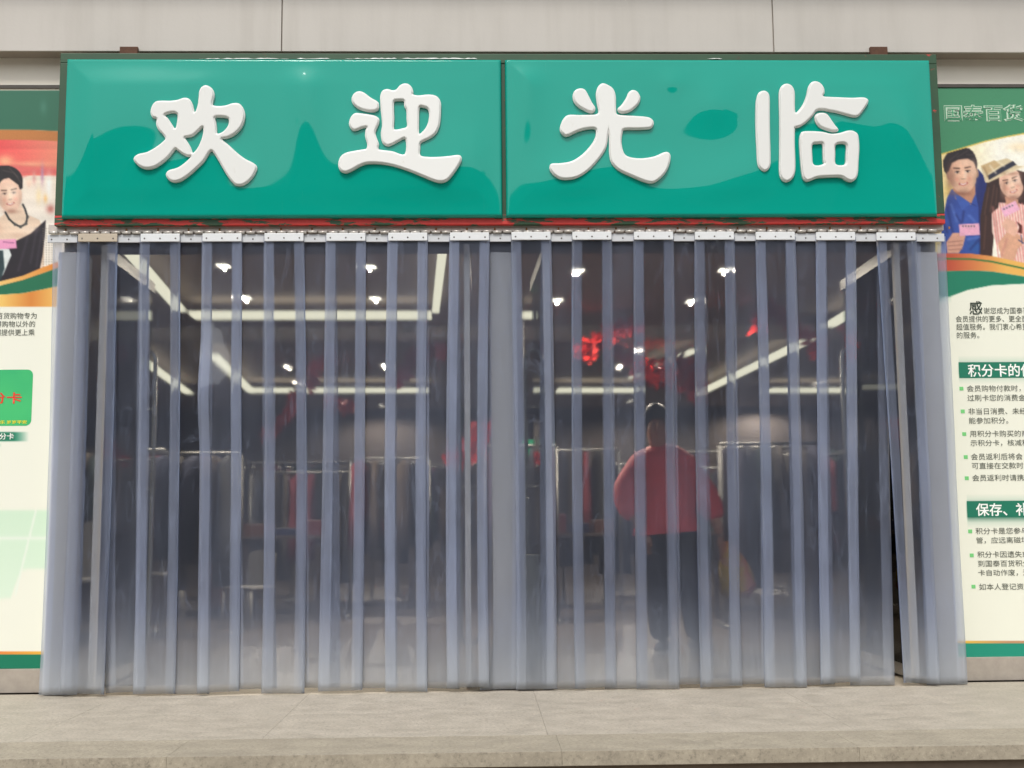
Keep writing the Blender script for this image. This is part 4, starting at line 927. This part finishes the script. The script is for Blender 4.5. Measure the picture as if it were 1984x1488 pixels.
# insert rows for bars
ysr = np.sort(np.concatenate([ys, np.arange(699, 736, 1.5), np.arange(968, 1006, 1.5)]))
def repaint_right():
    pass
bR = board('poster_board', 'tall poster board of a smiling couple holding pink cards above printed text', pt, 1816, 2470, 170, 1270)
prR = obj('print', print_mesh(pt, xs, ys, YP), M['print'], bR)
for (xa_, y0_, y1_) in ((1857, 702, 732.5), (1872.8, 971, 1002)):
    a = atY(xa_, y0_, YP); b = atY(2400, y1_, YP); c_ = atY(xa_, y1_, YP)
    obj('heading_bar', bx(a.x, b.x, YP-.0012, YP-.0004, c_.z, a.z), flat('heading_green', (28, 118, 92)), prR)
def text(body, xl_, ymid, pitch, hpx, mat, par, right=None, off=0., lift=.0022, name='text_line', depth=.0004, serif=False):
    cu = bpy.data.curves.new('text', 'FONT'); cu.body = body; cu.size = 1; cu.offset = off; cu.extrude = 0; cu.resolution_u = 4
    o = bpy.data.objects.new('text', cu); COL.objects.link(o); bpy.context.view_layer.update()
    me = eval_mesh(o); bpy.data.objects.remove(o); bpy.data.curves.remove(cu)
    co_ = np.zeros(len(me.vertices)*3, np.float32); me.vertices.foreach_get('co', co_); co_ = co_.reshape(-1, 3)
    x0, x1, y0, y1 = co_[:, 0].min(), co_[:, 0].max(), co_[:, 1].min(), co_[:, 1].max()
    n = len(body)
    if right is not None: xl_ = right-n*pitch
    A = atY(xl_, ymid, YP); B = atY(xl_+pitch*10, ymid, YP); em = (B.x-A.x)/10
    wpx = em*n*.97
    tail = 0.
    if body[-1] in '，。、': tail = .6/n
    s = wpx*(1-tail)/(x1-x0); hz_ = (atY(xl_, ymid-hpx/2, YP).z-atY(xl_, ymid+hpx/2, YP).z)/(y1-y0)
    out_ = np.stack([A.x+(co_[:, 0]-x0)*s, np.full(len(co_), YP-lift), A.z+(co_[:, 1]-(y0+y1)/2)*hz_], 1)
    me.vertices.foreach_set('co', out_.astype(np.float32).ravel()); me.update()
    return obj(name, me, mat, par)
text('国泰百货', 1829, 219, 39.5, 33, M['ink_pale'], prR, off=.04, lift=.0012); text('国泰百货', 1829.6, 219, 39.3, 30, M['ink_title'], prR, off=-.002, lift=.002)
text('感', 1877.5, 596.5, 26, 26, M['ink_dark'], prR, off=.012)
RT = [('谢您成为国泰百货', 1905.6, 602, 12.9), ('会员提供的更多、更全面', 1851.5, 618, 13.1), ('超值服务。我们衷心希望', 1852.5, 633.5, 13.1), ('的服务。', 1853.6, 649.5, 13.1),
      ('会员购物付款时，', 1873, 753, 14.5), ('过刷卡您的消费金', 1874, 771, 14.5), ('非当日消费、未经', 1876, 797, 14.5), ('能参加积分。', 1877, 815, 14.5), ('用积分卡购买的商', 1878.7, 840.5, 14.6), ('示积分卡，核减积', 1880, 858.5, 14.6),
      ('会员返利后将会', 1881, 885, 14.7), ('可直接在交款时', 1882.7, 902.5, 14.7), ('会员返利时请携', 1883.5, 926, 14.7), ('积分卡是您参与', 1890, 1029, 14.8), ('管，应远离磁场', 1891, 1047, 14.8), ('积分卡因遗失或', 1893.4, 1074.5, 14.8), ('到国泰百货积分', 1894.5, 1092, 14.8), ('卡自动作废，遗', 1895, 1110, 14.8), ('如本人登记资', 1896.8, 1137, 14.8)]
for b_, x_, y_, p_ in RT: text(b_, x_, y_, p_, 12.4, M['ink'], prR)
text('积分卡的使', 1875, 718, 26.3, 25, M['ink_white'], prR, off=.016); text('保存、补', 1890.6, 987.5, 26.3, 25, M['ink_white'], prR, off=.016)
for x_, y_ in ((1859, 753), (1861.6, 797), (1864.5, 841), (1867.4, 885.5), (1869.4, 926.5), (1876, 1029.5), (1879, 1076), (1882.4, 1136.5)):
    a = atY(x_, y_+3.6, YP); b = atY(x_+7.2, y_-3.6, YP); obj('bullet_mark', bx(a.x, b.x, YP-.0014, YP-.0004, a.z, b.z), M['ink_bullet'], prR)
# ---- left board
xs = np.concatenate([np.linspace(-480, -12, 30), np.arange(-8, 126, 1.6)]); ys = np.concatenate([np.arange(168, 600, 1.6), np.linspace(602, 830, 40), np.arange(832, 860, 2.), np.linspace(862, 1270, 80), np.arange(1261.5, 1296, 1.)]); ys = np.sort(ys)
pt = Paint(xs, ys); X, Y = pt.X, pt.Y
def lc(cx, cy): return cx*.2955, 160+cy*.2957
pt.C[:] = np.array((243, 243, 228))/255
pt.put((Y < 590).astype(float), pt.grad((244, 226, 206), (252, 244, 232), (Y-330)/120))
pt.put(((Y >= 262) & (Y < 340)).astype(float), pt.grad((240, 80, 82), (246, 150, 120), (X+10)/130)); pt.shade(10, 312, 20, 14, .8, (252, 200, 150)); pt.shade(60, 318, 50, 7, .6, (250, 190, 150))
pt.poly([lc(*p) for p in ((-2000, 560), (100, 545), (220, 555), (370, 560), (420, 570), (420, 610), (200, 600), (90, 640), (-2000, 640))], (232, 110, 105), 8)
for x0, y0, rx, ry, cc in ((66, 345, 3, 14, (225, 170, 160)), (82, 338, 2.5, 22, (190, 140, 170)), (95, 360, 5, 26, (255, 252, 246)), (75, 380, 4, 18, (250, 226, 180)), (98, 405, 6, 10, (190, 110, 100)), (88, 385, 3, 10, (246, 200, 130)), (56, 355, 4, 10, (250, 214, 190))): pt.shade(x0, y0, rx*1.6, ry, .9, cc)
pt.poly([lc(*p) for p in ((-2000, 50), (420, 50), (420, 320), (370, 318), (200, 310), (-2000, 300))], (42, 108, 82)); pt.shade(84, 208, 8, 16, .35, (100, 160, 140))
pt.poly([lc(*p) for p in ((-2000, 300), (200, 310), (420, 320), (420, 385), (200, 376), (-2000, 362))], (196, 124, 62), 2)
# woman with short hair
pt.poly([lc(*p) for p in ((-120, 1300), (-110, 1000), (-20, 900), (30, 860), (140, 800), (170, 860), (260, 900), (290, 1000), (290, 1300))], (240, 212, 186))
pt.poly([lc(*p) for p in ((300, 900), (295, 1000), (280, 1130), (240, 1320), (-20, 1330), (20, 1120), (60, 1060), (200, 990))], (34, 28, 36), 1.6)
pt.poly([lc(*p) for p in ((0, 1090), (60, 1090), (75, 1130), (20, 1260), (-10, 1290))], (225, 232, 228)); pt.poly([lc(*p) for p in ((-60, 1100), (20, 1100), (30, 1220), (-10, 1330), (-60, 1330))], (40, 62, 66), 2)
pt.ell(*lc(45, 650), 31, 31, (34, 28, 30)); pt.poly([lc(*p) for p in ((-40, 600), (0, 545), (60, 545), (120, 590), (150, 680), (140, 700), (-40, 700))], (34, 28, 30))
face(pt, *lc(62, 735), 24, 33, -.12, (240, 200, 176), 1, False, True)
pt.poly([lc(*p) for p in ((-40, 640), (60, 625), (120, 670), (130, 700), (150, 690), (130, 600), (60, 560), (-20, 570))], (34, 28, 30))
pt.shade(*lc(30, 780), 6, 26, .4, (196, 146, 122)); pt.shade(*lc(90, 720), 8, 14, .5, (254, 228, 210)); pt.shade(*lc(75, 845), 18, 5, .6, (170, 120, 100)); pt.shade(*lc(-10, 960), 14, 16, .4, (206, 160, 136)); pt.shade(*lc(180, 960), 22, 8, .5, (252, 232, 212)); pt.shade(*lc(110, 1000), 22, 6, .4, (214, 172, 148))
folds(pt, [lc(20, 575)+lc(80, 590), lc(60, 560)+lc(120, 620), lc(90, 590)+lc(140, 660)], (96, 80, 78), .8, 1.2, .5)
folds(pt, [lc(240, 960)+lc(200, 1180), lc(180, 1020)+lc(120, 1230), lc(270, 1000)+lc(240, 1200)], (72, 62, 74), 1.6, 3, .5)
mottle(pt, 268, 545, .045)
nl = [lc(*p) for p in ((35, 850), (60, 895), (100, 930), (135, 945), (170, 925), (180, 880), (165, 830), (150, 800))]
for a, b in zip(nl, nl[1:]): pt.line(*a, *b, 3.6, (40, 42, 44))
for a in nl[2:6]: pt.ell(*a, 3, 3, (70, 72, 70))
pt.poly([lc(*p) for p in ((-60, 1030), (105, 1026), (110, 1086), (-60, 1094))], (240, 160, 198)); pt.line(*lc(20, 1045), *lc(90, 1050), 1.5, (150, 90, 130))
for i in range(5):
    for j in range(20): pt.ell(84+i*5.5, 443+j*4.6, 1., 1., (150, 140, 120))
b1 = [(-2000, 1300), (0, 1302), (150, 1265), (280, 1210), (420, 1160), (520, 1130)]; b2 = [(-2000, 1335), (0, 1332), (150, 1295), (280, 1250), (420, 1200), (520, 1170)]; b3 = [(-2000, 1392), (0, 1390), (150, 1380), (280, 1355), (420, 1325), (520, 1310)]; b4 = [(-2000, 1470), (0, 1470), (420, 1472), (520, 1472)]
def bandl(p, q, c_): pt.poly([lc(*a) for a in p]+[lc(*a) for a in q[::-1]], c_)
bandl(b1, b2, pt.grad((245, 200, 120), (232, 145, 60), (X)/100)); bandl(b2, b3, (28, 112, 78)); bandl(b3, b4, pt.grad((250, 215, 120), (222, 138, 60), np.abs(X-60)/70*-1+1))
pt.put((Y > 595).astype(float), (243, 243, 228))
# pale card outline ghost
gp = pt.grad((214, 238, 212), (226, 243, 222), (Y-988)/200); pt.poly([(-480, 988), (98, 988), (92, 1100), (40, 1105), (20, 1160), (-480, 1190)], gp, 2)
pt.put(((Y > 1040) & (Y < 1046) & (X < 96)).astype(float), (240, 246, 234)); pt.line(70, 988, 30, 1150, 3.5, (238, 246, 232)); pt.line(0, 1040, -20, 1150, 3.5, (238, 246, 232))
pt.line(0, 862, -14, 878, 3, (200, 226, 206))
pt.put(((Y > 836) & (Y < 854.5)).astype(float)*np.clip((56-X)/30, 0, 1), (30, 128, 96))
pt.put(((Y > 1262) & (Y <= 1267.5)).astype(float), pt.grad((236, 140, 70), (240, 190, 70), X/90)); pt.put((Y > 1267.5).astype(float), (12, 122, 92))
bL = board('poster_board', 'tall poster board of a smiling short haired woman in black with a green card below', pt, -476, 113, 172, 1290)
prL = obj('print', print_mesh(pt, xs, ys, YP), M['print'], bL)
for b_, r_, y_ in (('百货购物专为', 73.6, 612), ('得购物以外的', 70.6, 628), ('们提供更上乘', 69.6, 644.3)): text(b_, 0, y_, 13.3, 12.2, M['ink'], prL, right=r_)
# green card picture
a = atY(-110, 826, YP); b = atY(64.5, 716, YP)
bm = bmesh.new(); rr = .028; loop = []
for cx, cz, a0 in ((b.x-rr, b.z-rr, 0), (a.x+rr, b.z-rr, 90), (a.x+rr, a.z+rr, 180), (b.x-rr, a.z+rr, 270)):
    for k_ in range(7): an = R(a0+k_*15); loop.append((cx+rr*math.cos(an), YP-.0008, cz+rr*math.sin(an)))
vs_ = [bm.verts.new(p) for p in loop]; bm.faces.new(vs_[::-1])
k = NT('green_card_print'); k.bsdf(k.mix(k.ramp(k.noise(2.2, 2), .35, .65), s2l((32, 160, 110)), s2l((70, 190, 115))), .4); obj('card_picture', bm, k.m, prL)
text('分卡', 0, 771.5, 31, 22, M['ink_red'], prL, right=44, off=.02); text('乐 岁岁平安', 0, 818, 9, 7, M['ink_yellow'], prL, right=54, off=.02)
text('分卡', 0, 845.5, 14.5, 12.5, M['ink_white'], prL, right=28, off=.015)

# ------------------------------------------------------------------ across the street (seen mirrored in sign and strips)
def far_building(x0, x1, h, y, mat, label, nwx, nwz):
    t = thing('street_building', label, 'building', ((x0+x1)/2, y, -.75)); obj('wall', bx(x0, x1, y-8, y, -.75, h), mat, t)
    obj('parapet', bx(x0-.1, x1+.1, y-8.1, y+.12, h+.001, h+.35), mat, t)
    sx = (x1-x0)/nwx; sz = (h-3.2)/nwz
    for i in range(nwx):
        for j in range(nwz):
            obj('window', bx(x0+sx*(i+.2), x0+sx*(i+.8), y+.002, y+.05, 3.2+sz*(j+.15), 3.2+sz*(j+.75)), M['far_glass'], t)
far_building(-32, -12, 10.4, -27, M['far_wall2'], 'brown brick building across the street mirrored in the sign', 7, 2)
far_building(-11.9, 9.5, 9.3, -26, M['far_wall'], 'grey rendered building across the street mirrored in the sign', 8, 2)
far_building(9.6, 34, 10.6, -28, M['far_wall2'], 'taller brick building across the street mirrored in the sign', 8, 2)
